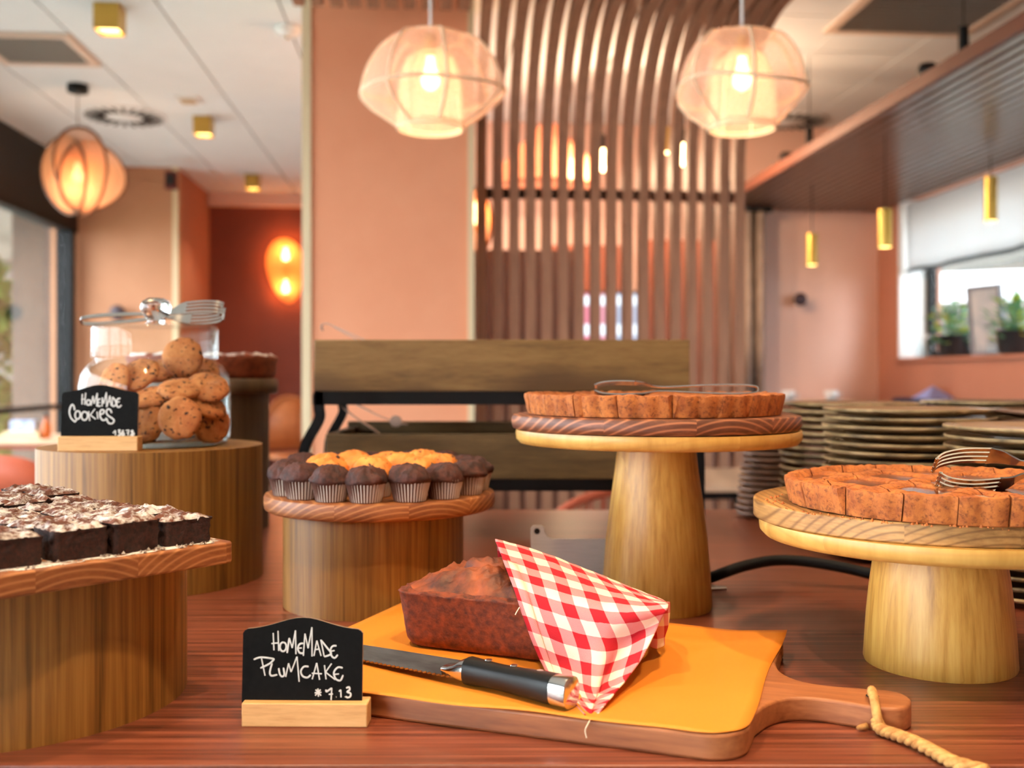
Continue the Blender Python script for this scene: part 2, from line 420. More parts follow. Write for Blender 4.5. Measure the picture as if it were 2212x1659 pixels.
# ---- ceiling downlights (brass cube housings)
def downlight(loc, label, on=True):
    t = empty('ceiling_downlight', label, 'ceiling light', loc, (0, 0, TH), 'brass cube ceiling downlights')
    add('housing', join(box(-.067, .067, -.067, -.06, -.14, 0), box(-.067, .067, .06, .067, -.14, 0), box(-.067, -.06, -.06, .06, -.14, 0), box(.06, .067, -.06, .06, -.14, 0), box(-.06, .06, -.06, .06, -.02, 0)), m_brass, t)
    add('lamp_lens', prism(rrect(.118, .118, .03), -.124, -.116), m_lens, t)
def on_ceiling(px, py): return P(px, py, (CEIL-CZ)*F/(HZ-py))
for (x, y, e, lab) in ((237, 14, 40, 'largest brass cube downlight, nearest on the white ceiling'), (440, 254, 40, 'middle brass cube downlight between two ceiling joints'), (546, 379, 45, 'smallest brass cube downlight, near the dark red recess')):
    p = on_ceiling(x, y); downlight(p, lab); light('downlight_beam', 'SPOT', (p.x, p.y, p.z-.15), e, WARM, .04, (0,0,0), 110, .8)
for k, (x, y) in enumerate(((-.62, .45), (.28, .15), (.95, .75), (-.2, 1.75), (.8, 2.2))):
    downlight(Vector((x, y, CEIL)), 'brass cube downlight above the buffet table, %s one counted from the camera side' % ORD[k])
p = P(1443, 300, 6.6)
t = empty('tube_pendant', 'brass tube pendant glowing behind the slat screen', 'lamp', (p.x, p.y, p.z-.09), group='brass tube pendants')
add('tube', lathe([(.036, 0), (.037, .001), (.037, .16), (.0, .16), (0, .156), (.034, .156), (.034, 0)], 24), m_brass, t)
add('lamp_lens', disc_lathe([(.0335, .002), (.0335, .008)], 20), m_bulb, t); add('cord', tube([(0,0,.16), (0,0,CEIL-p.z+.09)], .003, 6), m_black, t)

# ---- other ceiling fittings
p = on_ceiling(622, 58)
t = empty('smoke_detector', 'round white smoke detector on the ceiling beside the column', 'smoke detector', p)
add('body', disc_lathe([(.07, 0), (.075, -.02), (.06, -.045), (.03, -.06)], 28), m_white, t); add('indicator', disc_lathe([(.012, -.058), (.01, -.068)], 12), m_brass, t)
p = on_ceiling(407, 212); t = empty('ceiling_sensor', 'small square cream sensor on the ceiling', 'sensor', p, (0,0,TH))
add('body', cbox(.16, .16, .02, (0,0,-.01)), m_white, t); add('face', cbox(.1, .1, .012, (0,0,-.025)), mat('sensor_face', (190, 160, 120), rough=.5), t)
def diffuser(px, py, label):
    p = on_ceiling(px, py); t = empty('air_diffuser', label, 'air vent', p, (0,0,TH), 'round swirl air diffusers')
    add('plate', disc_lathe([(.31, 0), (.31, -.012), (.3, -.014)], 48), m_ceil, t)
    add('hub', disc_lathe([(.11, -.012), (.1, -.02)], 32), m_ceil, t)
    fin = mk('slot', *box(.14, .29, -.014, .014, -.019, -.013), False, [m_dark])
    for k in range(24): add('slot', fin, parent=t, rot=(0, 0, 2*PI*k/24))
diffuser(268, 250, 'round swirl air diffuser near the left woven pendant')
diffuser(1700, 262, 'round swirl air diffuser behind the right woven lampshade')
def vent(u, v, label, su=.6, sv=.6):
    t = empty('ceiling_vent', label, 'air vent', room(u, v, CEIL), (0,0,TH))
    add('frame', join(box(-su/2, su/2, -sv/2, -sv/2+.05, -.02, 0), box(-su/2, su/2, sv/2-.05, sv/2, -.02, 0), box(-su/2, -su/2+.05, -sv/2+.05, sv/2-.05, -.02, 0), box(su/2-.05, su/2, -sv/2+.05, sv/2-.05, -.02, 0)), mat('vent_frame', (214, 190, 172), rough=.6), t)
    add('backing', box(-su/2+.05, su/2-.05, -sv/2+.05, sv/2-.05, -.006, -.001), m_grey, t)
    lm = mk('louver', *cbox(su-.1, .012, .012), False, [m_grey])
    for k in range(12): add('louver', lm, parent=t, loc=(0, -sv/2+.07+k*(sv-.14)/11, -.012))
a = uv_of(on_ceiling(75, 104)); vent(a[0], a[1], 'square grey grille vent on the ceiling, upper left')
a = uv_of(on_ceiling(2040, 25)); vent(a[0]-.12, a[1], 'large grey cassette vent on the ceiling above the canopy', .85, .7)
p = room(-2.38, 9.6, 3.0)
t = empty('alarm_box', 'small dark red alarm box at the top of the recess corner', 'alarm', p, (0,0,TH)); add('body', cbox(.1, .08, .16), mat('alarm_red', (96, 16, 14), rough=.5), t); add('face', cbox(.07, .02, .1, (0,-.045,0)), m_dark, t)

# ---- wall things
p = P(1727, 647, 8.13)
t = empty('wall_hook', 'round dark knob hook on the pink far wall', 'hook', p, (PI/2, 0, TH)); add('stem', disc_lathe([(.02, -.07), (.02, 0)], 12), m_dark, t); add('knob', disc_lathe([(.04, 0), (.052, .012), (.052, .03), (.03, .045)], 28), mat('knob_plum', (58, 40, 48), rough=.5), t)
p = P(255, 676, 9.66)
t = empty('wall_hook', 'round dark knob hook on the tan wall behind the cookie jar', 'hook', p, (PI/2, 0, TH)); add('stem', disc_lathe([(.02, -.1), (.02, 0)], 12), m_dark, t); add('knob', disc_lathe([(.06, 0), (.072, .012), (.072, .03), (.05, .045)], 28), MATS['knob_plum'], t)
# accordion curtain right of the screen
t = empty('pleated_curtain', 'dark grey pleated curtain between the slat screen and the pink wall', 'curtain', room(2.38, 7.72, 0), (0,0,TH))
m_cur = mat('curtain_grey', (156, 140, 130), (136, 120, 112), rough=.7, scale=8)
path = [(-.28 + k*.02, .05*math.cos(k*1.25), 0) for k in range(26)]
V = [(x, y, z) for z in (.02, 2.47) for x, y, _ in path]; n = len(path)
o = add('fabric', (V, [(k, k+1, n+k+1, n+k) for k in range(n-1)]), m_cur, t, smooth=True); o.modifiers.new('thick', 'SOLIDIFY').thickness = .006
add('rail', box(-.3, .26, -.02, .02, 2.47, 2.515), m_black, t)

# ---- zone behind the screen
m_dbrown = mat('dark_brown_panel', (84, 52, 38), (74, 44, 32), rough=.6, scale=2)
m_rust = mat('rust_panel', (150, 74, 44), (140, 66, 38), rough=.6, scale=2)
struct('partition', box(-.25, .98, 6.6, 6.68, 0, 2.02), m_dbrown)
struct('partition', box(1.42, 2.0, 6.8, 6.88, 0, 2.12), m_rust)
def glow_panel(px, label, c, cat='screen', Y=7.6):  # glowing panel added in place of the bright window beyond the slats
    a = P(px-15, 628, Y); b = P(px+15, 724, Y)
    t = empty('window_glow_panel', label, cat, ((a.x+b.x)/2, Y, b.z-.3), (0,0,0))
    h = a.z-b.z+.3
    add('frame', box(-.09, .09, .005, .05, 0, h), m_black, t); add('display', box(-.08, .08, -.003, .004, .02, h-.02), emis('display_%d' % px, c, .85), t)
    for za in ((h-.11, h-.04), (.3, .38)): add('glow_highlight', box(-.07, .07, -.006, -.003, *za), emis('cap_%d_%d' % (px, int(za[0]*100)), (230, 245, 255), 1.6), t)  # white highlights of the window view, put on as glowing strips
glow_panel(1262, 'narrow pink glowing window stand-in behind the slats', (255, 150, 175)); glow_panel(1300, 'narrow pink and white glowing window stand-in behind the slats', (255, 176, 196))
glow_panel(1336, 'narrow pale blue glowing window stand-in behind the slats, left of two', (196, 216, 246)); glow_panel(1372, 'narrow pale blue glowing window stand-in behind the slats, right of two', (205, 222, 250))
struct('screen_wall', box(.9, 1.45, 7.72, 7.78, 0, 2.2), m_rust)

# bulbs and lamps behind the screen
BULB = [(0, -.065), (.012, -.064), (.026, -.052), (.031, -.036), (.028, -.016), (.017, .012), (.014, .03), (.014, .05), (0, .05)]
def bulb_pendant(px, py, Y, label, k=1.3, e=38):
    p = P(px, py, Y); t = empty('bulb_pendant', label, 'lamp', p, group='bare bulb pendants behind the slat screen')
    add('bulb', lathe([(r*k, z*k) for r, z in BULB], 20), m_bulb, t, smooth=True); add('socket', disc_lathe([(.018*k, .045*k), (.018*k, .11*k), (.008, .12*k)], 16), m_black, t)
    add('cord', tube([(0,0,.11*k), (0,0,CEIL-p.z)], .004, 6), m_black, t)
    light('bulb_glow', 'POINT', (p.x, p.y-.05, p.z-.1), e, WARM, .04)
bulb_pendant(1303, 342, 6.6, 'bare glowing bulb behind the slat screen, middle')
bulb_pendant(1478, 330, 6.6, 'bare glowing bulb behind the slat screen, right')
bulb_pendant(1237, 362, 6.9, 'bare glowing bulb inside the cone shade behind the slats')
m_gauze = woven('rust_gauze', (214, 140, 110), .72, 160)
p = P(1185, 262, 7.0)
t = empty('cone_lampshade', 'wide woven cone lampshade seen through the slat screen', 'lamp', p)
add('shade', lathe([(.02, 0), (.05, -.02), (.34, -.32), (.36, -.46)], 36), m_gauze, t, smooth=True); add('hoop', tube([(.36*math.cos(a), .36*math.sin(a), -.46) for a in [2*PI*k/36 for k in range(36)]], .008, 6, True), m_rust, t); add('cord', tube([(0,0,0), (0,0,CEIL-p.z)], .004, 6), m_black, t)

# egg sconces
m_meshwarm = woven('amber_gauze', (255, 176, 112), .55, 220, .6)
def egg(w, h, n=40, tilt=.12):
    out = []
    for k in range(n):
        a = 2*PI*k/n; r = 1 + .16*math.sin(a)*1 + .05*math.sin(2*a+1)
        x, z = w/2*math.cos(a)*(1+.22*math.sin(a)), h/2*math.sin(a)
        out.append((x*math.cos(tilt)-z*math.sin(tilt), x*math.sin(tilt)+z*math.cos(tilt)))
    return out
def dome_shade(w, h, depth, tilt=.12):
    o = egg(w, h, 40, tilt); V, Fc = [], []
    R = 7
    for i in range(R):
        f = 1-i/R
        for x, z in o: V.append((x*f, -depth*(1-f*f), z*f))
    V.append((0, -depth, 0)); n = len(o)
    for i in range(R-1):
        for k in range(n): Fc.append((i*n+k, i*n+(k+1) % n, (i+1)*n+(k+1) % n, (i+1)*n+k))
    for k in range(n): Fc.append(((R-1)*n+k, (R-1)*n+(k+1) % n, len(V)-1))
    return V, Fc, [(x, 0, z) for x, z in o]
def sconce(px, py, Y, w, h, label, e=25, bulbs=(.19, -.17)):
    p = P(px, py, Y); t = empty('wall_sconce', label, 'wall lamp', p, (0,0,TH), 'egg-shaped woven wall sconces')
    V, Fc, rim = dome_shade(w, h, .12); add('shade', (V, Fc), m_meshwarm, t, smooth=True)
    add('rim', tube(rim, .014, 6, True), mat('sconce_rim', (92, 44, 26), rough=.6) if 'sconce_rim' not in MATS else MATS['sconce_rim'], t)
    add('backplate', xf(disc_lathe([(.06, 0), (.06, .03)], 24), Matrix.Rotation(PI/2, 4, 'X') @ Matrix.Translation((0,0,-.09))), m_black, t)
    for z in bulbs:
        add('bulb', lathe([(r*1.2, q*1.2) for r, q in BULB], 16), m_bulb, t, loc=(0, -.03, z*h/.75), smooth=True)
        q = room(*uv_of(p), 0); light('sconce_glow', 'POINT', (p.x, p.y-.02, p.z+z*h/.75), e, (1, .36, .1), .05)
    add('stem', tube([(0, -.01, -.18*h), (0, -.01, .2*h)], .008, 6), m_black, t)
sconce(618, 585, 11.14, .42, .74, 'egg-shaped glowing wall sconce with two bulbs on the dark red wall', 15)
sconce(1028, 478, 6.56, .2, .42, 'egg-shaped amber sconce behind the slats beside the column', 8, (.1,))

# ---- woven pendant with crossing oval shades (far left)
m_petal = woven('petal_gauze', (240, 176, 132), .62, 200, .55)
m_petrim = mat('petal_rim', (120, 80, 52), rough=.6)
p = P(168, 375, 7.0)
t = empty('woven_pendant', 'pendant of crossing oval woven shades near the dark window band', 'lamp', p, (0,0,TH))
for k, (ang, w, h, tl, dx, dz) in enumerate(((8, .33, .60, .08, .03, .01), (-32, .42, .56, .42, -.07, -.02), (38, .44, .50, -.62, .07, -.03))):
    V, Fc, rim = dome_shade(w, h, .04, tl); M = Matrix.Rotation(math.radians(ang), 4, 'Z') @ Matrix.Translation((dx, -.045, dz))
    s = add('shade', xf((V, Fc), M), m_petal, t, smooth=True); add('rim', tube([M @ Vector(q) for q in rim], .011, 6, True), m_petrim, s)
add('bulb', lathe([(r*1.25, z*1.25) for r, z in BULB], 20), m_bulb, t, loc=(0, 0, .02), smooth=True); add('socket', disc_lathe([(.022, .07), (.022, .15), (.01, .16)], 16), m_brass, t)
add('cord', tube([(0,0,.15), (0,0,CEIL-p.z-.05)], .005, 6), m_grey, t); add('ceiling_rose', disc_lathe([(.06, CEIL-p.z-.055), (.07, CEIL-p.z-.05), (.07, CEIL-p.z)], 24), m_black, t)
light('pendant_glow', 'POINT', p+Vector((0,0,-.12)), 5, WARM, .05)

# ---- the two large woven pendants over the buffet
m_gz = woven('straw_gauze', (250, 218, 198), .44, 260, .5); m_gz2 = woven('straw_gauze_inner', (252, 212, 186), .5, 260, .5)
m_cane = mat('cane_frame', (242, 216, 180), rough=.6)
def basket(px, label, rz):
    p = P(px, 175, 3.4); t = empty('basket_pendant', label, 'lamp', p, (0, 0, rz), 'freeform basket pendants over the buffet')
    k = 3.4/F
    prof = [(68, 94), (90, 87), (110, 66), (126, 40), (138, 8), (144, -26), (142, -38), (120, -62), (90, -84), (72, -98)]
    def mod(r, z, a):
        f = 1 + (.07*math.cos(2*a+.6) + .05*math.cos(3*a+1.2))*min(1, max(0, (r-.1)/.08)); return r*f, z + (.010*math.cos(2*a+1.9) + .007*math.cos(3*a))*min(1, max(0, (r-.1)/.08))
    pr = [(r*k, z*k) for r, z in prof]
    add('outer_shade', lathe(pr, 60, mod), m_gz, t, smooth=True)
    add('top_disc', lathe([(0, 96*k), (68*k, 94*k)], 60, mod), m_gz, t, smooth=True)
    inn = [(8, 66), (30, 62), (52, 44), (64, 14), (69, -20), (71, -60), (72, -98), (70, -106)]
    pi = [(r*k, z*k) for r, z in inn]
    add('inner_shade', lathe(pi, 48), m_gz2, t, smooth=True)
    def hoop(r, z, w=.006, md=mod):
        q = []
        for j in range(60):
            a = 2*PI*j/60; rr, zz = md(r*k, z*k, a) if md else (r*k, z*k); q.append((rr*math.cos(a), rr*math.sin(a), zz))
        add('hoop', tube(q, w, 6, True), m_cane, t)
    hoop(144, -26); hoop(68, 94, .004); hoop(71, -104, .004, None); hoop(72, -96, .0035)
    for j in range(7):
        a = 2*PI*(j+.3)/7; q = []
        for r, z in pr:
            rr, zz = mod(r, z, a); q.append((rr*math.cos(a), rr*math.sin(a), zz))
        add('rib', tube(smoothpath(q, 3), .0052, 6), m_cane, t)
        if j % 2 == 0: add('inner_rib', tube(smoothpath([(r*math.cos(a), r*math.sin(a), z) for r, z in pi], 3), .003, 6), m_cane, t)
    add('bulb', lathe([(r*1.0, z*1.0) for r, z in BULB], 24), m_bulb, t, loc=(0, 0, .035), smooth=True)
    add('socket', disc_lathe([(.018, .08), (.02, .1), (.02, .15), (.008, .16)], 16), m_brass, t)
    add('cord', tube([(0,0,.15), (0,0,CEIL-p.z)], .005, 8), m_white, t)
    light('pendant_glow', 'POINT', p+Vector((0,0,-.09)), 1.3, (1, .72, .5), .05)
basket(930, 'freeform woven basket pendant in front of the peach column', .3)
basket(1603, 'freeform woven basket pendant in front of the slat screen and canopy', 1.7)
# ---- window blind, sill plants and bottles
def blind():
    t = empty('roman_blind', 'white translucent roman blind half lowered over the window', 'blind', (0,0,0), (0,0,TH))
    tn = NT('blind_fabric'); tn.n.remove(tn.b); d = tn.new('ShaderNodeBsdfDiffuse'); d.inputs[0].default_value = lin((232, 238, 242)); tl = tn.new('ShaderNodeBsdfTranslucent'); tl.inputs[0].default_value = lin((240, 246, 250))
    mx = tn.new('ShaderNodeMixShader'); mx.inputs[0].default_value = .6; tn.link(d.outputs[0], mx.inputs[1]); tn.link(tl.outputs[0], mx.inputs[2]); tn.link(mx.outputs[0], tn.out.inputs[0])
    for a, b in ((2.3, 4.85), (4.95, 7.6)):
        n = 24; V = []
        for j, z in enumerate((2.515, 2.3, 2.1, 2.0)):
            for k in range(n+1):
                v = a+(b-a)*k/n; V.append((3.66+.012*math.sin(k*1.4+a)*(j+1)/3, v, z + (.005*math.sin(k*.9) if j == 3 else 0)))
        Fc = [(j*(n+1)+k, j*(n+1)+k+1, (j+1)*(n+1)+k+1, (j+1)*(n+1)+k) for j in range(3) for k in range(n)]
        o = add('fabric', (V, Fc), tn.m, t, smooth=True); o.modifiers.new('thick', 'SOLIDIFY').thickness = .003
        add('hem', tube([V[3*(n+1)+k] for k in range(n+1)], .016, 6), mat('hem_slate', (74, 92, 104), rough=.7) if 'hem_slate' not in MATS else MATS['hem_slate'], t)
        add('side_cord', tube([(3.645, a+.03, 2.515), (3.645, a+.03, 2.05)], .012, 6), MATS['hem_slate'], t)
blind()
m_pot = mat('pot_black', (26, 27, 30), rough=.45); m_leaf = mat('leaf_green', (70, 128, 84), (120, 170, 120), rough=.55, scale=9); m_leafy = mat('leaf_yellow', (206, 200, 60), (150, 180, 50), rough=.55, scale=9); m_soil = mat('soil', (48, 34, 26), rough=.9)
def plant(u, v, label, seed):
    rnd = random.Random(seed); t = empty('potted_plant', label, 'plant', room(u, v, 1.335), (0,0,TH), 'potted plants on the window sill')
    add('pot', lathe([(0, 0), (.085, 0), (.1, .02), (.115, .15), (.12, .155), (.112, .155), (.105, .13), (0, .13)], 28), m_pot, t); add('soil', disc_lathe([(.106, .128), (.104, .136)], 24), m_soil, t)
    for grp, n, mm in (('leaves', 110, m_leaf), ('blossoms', 46, m_leafy)):
        V, Fc = [], []
        for _ in range(n):
            a = rnd.uniform(0, 2*PI); r = rnd.uniform(0, .19)*(1 if grp == 'leaves' else .85); z = rnd.uniform(.16, .42)-r*.5
            c = Vector((r*math.cos(a), r*math.sin(a), z)); d = Vector((math.cos(a+rnd.uniform(-1,1)), math.sin(a+rnd.uniform(-1,1)), rnd.uniform(-.2,.8))).normalized(); s = d.cross(Vector((0,0,1))).normalized(); L = rnd.uniform(.03, .06); nn = s.cross(d)*.008
            k = len(V); V += [c-d*L, c+s*L*.4+nn, c+d*L, c-s*L*.4+nn, c-nn*.4]; Fc += [(k, k+1, k+4), (k+1, k+2, k+4), (k+2, k+3, k+4), (k+3, k, k+4)]
        add('foliage' if grp == 'leaves' else 'blossoms', (V, Fc), mm, t, smooth=False)
    for _ in range(9):
        a = rnd.uniform(0, 6.28); r = rnd.uniform(.03, .1); add('stem', tube([(.02*math.cos(a), .02*math.sin(a), .13), (r*math.cos(a), r*math.sin(a), .3)], .003, 5), m_leaf, t)
plant(3.72, 6.99, 'bushy flowering plant in a black pot on the window sill, farther from the frame edge', 3)
plant(3.72, 6.22, 'bushy plant in a black pot on the window sill, cut by the picture edge', 5)
m_gl = thin_glass('bottle_glass', (.86, .93, .95, 1))
for k, (v, lab) in enumerate(((7.46, 'small clear glass bottle at the far end of the window sill'), (7.34, 'small clear glass bottle just beside the plant pot'), (6.46, 'small clear glass bottle between the two plant pots'))):
    t = empty('glass_bottle', lab, 'bottle', room(3.70, v, 1.335), group='small bottles on the sill'); add('body', lathe([(0, 0), (.032, 0), (.035, .01), (.035, .08), (.014, .115), (.014, .15), (.016, .155)], 20), m_gl, t, smooth=True); add('cap', disc_lathe([(.017, .15), (.017, .17)], 16), m_white, t)
p = room(3.76, 6.6, 1.335)
t = empty('standing_photo_frame', 'grey picture frame leaning on the window sill between the plants', 'picture frame', p, (math.radians(-6), 0, TH+PI/2+.25))
add('frame', join(box(-.15, .15, -.012, .012, 0, .03), box(-.15, .15, -.012, .012, .45, .48), box(-.15, -.12, -.012, .012, .03, .45), box(.12, .15, -.012, .012, .03, .45)), mat('frame_grey', (120, 122, 130), rough=.5), t); add('picture', box(-.12, .12, -.004, .004, .03, .45), mat('picture_print', (150, 154, 160), (196, 190, 186), rough=.6, scale=7), t)

# ---- outside
m_lawn = mat('pale_paving', (168, 166, 156), (184, 180, 170), rough=.95, scale=3)
struct('ground_outside', box(-40, 40, -20, 45, -.25, -.12), m_lawn)
m_hedge = mat('hedge_leaf', (56, 92, 26), (120, 150, 62), rough=.7, scale=5, bump=.8, bscale=20, bdist=.05)
def bush(u, v, r, h, label, seed):
    rnd = random.Random(seed); V, Fc = [], []
    for _ in range(500):
        a = rnd.uniform(0, 2*PI); z = rnd.uniform(0, 1); rr = r*math.sqrt(rnd.uniform(.2, 1))*(math.sin(PI*min(1, .25+z*.75))**.6)
        c = Vector((rr*math.cos(a), rr*math.sin(a), z*h)); d = Vector((rnd.uniform(-1,1), rnd.uniform(-1,1), rnd.uniform(-.6,.6))).normalized(); s = d.cross(Vector((.1,.2,1))).normalized(); L = rnd.uniform(.15, .3)
        k = len(V); V += [c-d*L, c+s*L*.5, c+d*L, c-s*L*.5]; Fc += [(k, k+1, k+2), (k, k+2, k+3)]
    t = empty('garden_bush', label, 'bush', room(u, v, -.12), group='bushes outside the window wall'); add('foliage', (V, Fc), m_hedge, t, smooth=False); add('trunk', tube([(0,0,0), (0,0,h*.6)], .06, 8), m_soil, t)
bush(-5.75, 13.6, .5, 2.9, 'leafy green bush outside the window wall at the picture edge', 1)
bush(-9.4, 19.5, 1.8, 3.0, 'leafy green bush seen farther out beyond the grey pillar', 2)
bush(-6.5, 5, 1.6, 1.6, 'low bush outside the near windows, out of the picture', 4)
m_pillar = mat('pillar_grey', (92, 87, 80), (84, 79, 73), rough=.8, scale=5)
pp = P(75, 600, 10.4); a = uv_of(pp); struct('pillar_outside', box(a[0]-.16, a[0]+.16, a[1]-.16, a[1]+.16, -.12, 3.1), m_pillar)
struct('terrace_roof', box(-6.6, -3.6, 9.2, 16.5, 2.95, 3.1), m_grey)
struct('terrace_wall', box(-6.6, -3.9, 16.0, 16.2, -.12, 2.95), mat('terrace_paint', (104, 101, 97), rough=.8))
for (x, y) in ((123, 533), (166, 556)):
    q = P(x, y, 13.5); t = empty('tube_light', 'white strip light under the terrace roof, %s' % ('nearer the pillar' if x < 140 else 'nearer the window post'), 'ceiling light', q, (0,0,TH), 'strip lights outside'); add('tube', cbox(.3, 1.0, .05), m_tube, t); add('housing', cbox(.36, 1.06, .05, (0,0,.05)), m_white, t); add('rod', tube([(0,0,.07), (0,0,2.95-q.z)], .01, 6), m_white, t)
struct('building_outside', box(9, 9.4, 1, 30, -.12, 6), mat('render_cream', (74, 68, 60), (52, 50, 47), rough=.9, scale=.4))
q = room(6.2, 10.2, 1.9)
t = empty('street_signboard', 'white signboard outside the window', 'sign', q, (0,0,TH-.5)); add('board', cbox(2.6, .05, .32, (0,0,.25)), mat('board_white', (245, 248, 250), rough=.5), t); add('post', tube([(0,0,.1), (0,0,-2.0)], .04, 8), m_grey, t)

# ---- far furniture
m_chair = mat('terracotta_chair', (190, 90, 60), rough=.5); m_tanl = mat('tan_leather', (176, 104, 56), (160, 92, 48), rough=.5, scale=30)
m_tabw = mat('pale_tabletop', (222, 190, 156), (212, 178, 144), rough=.4, scale=4); m_tabr = mat('red_brown_edge', (150, 74, 48), rough=.5)
def cafe_table(x, y, w, d, label, rz=TH, z=.75, edge=None):
    t = empty('cafe_table', label, 'table', (x, y, 0), (0,0,rz))
    add('tabletop', prism(rrect(w, d, .06), z-.02, z), m_tabw, t, bev=.003); add('edge_band', prism(rrect(w-.01, d-.01, .06), z-.05, z-.02), edge or m_black, t)
    add('pedestal', disc_lathe([(.04, .03), (.03, .1), (.03, z-.05)], 16), m_black, t); add('base', disc_lathe([(.24, 0), (.24, .012), (.05, .03)], 32), m_black, t)
def cafe_chair(x, y, rz, label, m, h=.82, wire=True):
    t = empty('cafe_chair', label, 'chair', (x, y, 0), (0,0,rz))
    add('seat', prism(rrect(.46, .44, .12), .43, .47), m, t, bev=.01)
    arc = [(.25*math.sin(a), .2+.05*math.cos(a*1.2), .62+(h-.62)*math.cos(a*.95)) for a in [(-1.5+3*k/16) for k in range(17)]]
    add('back_tube', tube(arc, .016, 8), m, t)
    if wire:
        for k in range(2, 15): add('back_wire', tube([arc[k], (arc[k][0]*.8, .2, .46)], .0035, 5), m, t)
    else:
        V = []; 
        for q in arc: V += [q, (q[0]*.9, .2, .5)]
        o = add('back_pad', (V, [(2*k, 2*k+1, 2*k+3, 2*k+2) for k in range(16)]), m, t, smooth=True); o.modifiers.new('thick', 'SOLIDIFY').thickness = .04
    for sx in (-.19, .19):
        for sy in (-.18, .18): add('leg', tube([(sx, sy, .43), (sx*1.15, sy*1.15, 0)], .012, 8), m_black, t)
cafe_table(1.02, 4.55, 1.05, .85, 'pale wooden cafe table with a dark edge behind the tall cake stand')
cafe_chair(.29, 3.75, PI+.3, 'terracotta wire-back chair seen under the bread rack', m_chair, .80)
cafe_chair(1.15, 3.75, PI, 'terracotta chair pushed to the pale table behind the tall stand', m_chair, .66, False)
cafe_table(-3.05, 7.1, 1.3, .9, 'cream topped cafe table far left with a red-brown edge', TH, .77, m_tabr)
cafe_chair(-3.05, 6.25, PI, 'red-brown chair in front of the cream cafe table', m_chair, .72, False)
cafe_chair(-2.6, 8.1, -.2, 'rust chair on the far side of the cream cafe table', m_tanl, .92, False)
cafe_chair(-2.05, 9.6, .4, 'tan leather chair in the recess left of the column', m_tanl, 1.0, False)
cafe_chair(-.32, 3.95, PI-.2, 'floral fabric chair seen under the bread rack, beside the muffins', mat('floral_fabric', (224, 206, 180), (170, 96, 76), rough=.9, scale=40, lo=.5, hi=.56), .80, False)
q = P(52, 905, 7.0)
t = empty('sugar_box', 'white and blue box of sachets on the cream cafe table', 'box', (q.x, 7.0, .77), (0,0,TH)); add('tray', cbox(.24, .12, .05, (0,0,.025)), m_cream, t); add('sachets', cbox(.16, .08, .08, (.0,0,.085)), mat('sachet_blue', (214, 226, 240), (120, 150, 210), rough=.6, scale=30), t)
t = empty('oil_bottle', 'amber oil bottle on the cream cafe table', 'bottle', (q.x+.15, 7.0, .77), (0,0,0)); add('body', lathe([(0,0), (.03, 0), (.032, .01), (.032, .09), (.014, .12), (.014, .15), (0, .15)], 20), mat('amber_oil', (190, 96, 30), rough=.2), t); add('cap', disc_lathe([(.016, .15), (.016, .17)], 14), m_black, t)
t = empty('banquette', 'navy banquette along the wall under the window', 'bench', room(3.2, 5.6, 0), (0,0,TH)); add('seat', box(-.22, .4, -2.6, 1.8, 0, .48), m_navy, t, bev=.02); add('backrest', box(.24, .41, -2.6, 1.8, .48, 1.04), m_navy, t, bev=.03)
t = empty('banquette', 'navy banquette seen behind the pale cafe table', 'bench', (1.5, 6.3, 0), (0,0,TH)); add('seat', box(-.6, .6, -.3, .3, 0, .48), m_navy, t, bev=.02); add('backrest', box(-.6, .6, .16, .3, .48, .82), m_navy, t, bev=.03)
t = empty('folded_napkin', 'pale blue folded napkin on top of the banquette backrest', 'napkin', room(3.52, 6.9, 1.04), (0,0,TH)); add('cloth', ([(-.1,-.12,0), (.1,-.12,0), (.1,.12,0), (-.1,.12,0), (0,0,.09)], [(3,2,1,0), (0,1,4), (1,2,4), (2,3,4), (3,0,4)]), mat('napkin_blue', (150, 158, 214), rough=.9), t, smooth=False)
t = empty('side_counter', 'low wooden counter below the pink far wall', 'counter', room(2.92, 7.7, 0), (0,0,TH)); add('body', box(-.2, .3, -.2, .28, 0, .98), m_rust, t); add('top', box(-.22, .32, -.22, .29, .98, 1.01), m_tabw, t)
for k, (x, lab) in enumerate(((1702, 'white cup on the far counter, left one'), (1795, 'white cup on the far counter, right one'))):
    q = P(x, 850, 7.62); a = uv_of(q); t = empty('cup', lab, 'cup', (q.x, q.y, 1.01)); add('bowl', lathe([(0, 0), (.03, 0), (.045, .03), (.05, .08), (.046, .08), (.04, .03), (0, .012)], 24), m_white, t, smooth=True); add('handle', tube([(.048+.0*k, 0, .06), (.08, 0, .055), (.078, 0, .025), (.045, 0, .02)], .005, 6), m_white, t)
# ================================================================ THE BUFFET TABLE
TZ = .9
m_table = wood('table_laminate', (64, 30, 18), (118, 59, 38), (152, 84, 58), (2.2, 130, 130), lohi=(.36, .64), rough=.34, bump=.06, fine=.4, coat=.15)
m_drum = wood('drum_oak_veneer', (88, 56, 16), (142, 96, 38), (172, 124, 56), (130, 130, 3), lohi=(.33, .67), rough=.5, bump=.2, fine=.35, vary=True)
m_drumd = wood('drum_dark_veneer', (64, 46, 30), (96, 72, 48), (120, 92, 62), (55, 55, 2.2), rough=.5, bump=.2)
m_board = wood('acacia_board', (104, 54, 26), (150, 88, 46), (178, 112, 62), (18, 2.5, 60), ring=50, stave=.085, rough=.5, ringamt=.75, linecol=(206, 140, 86), vary=True)
m_boardd = wood('walnut_board', (72, 38, 22), (104, 58, 36), (150, 92, 58), (18, 2.5, 60), ring=42, stave=.1, rough=.5, ringamt=.8, linecol=(190, 120, 80), vary=True)
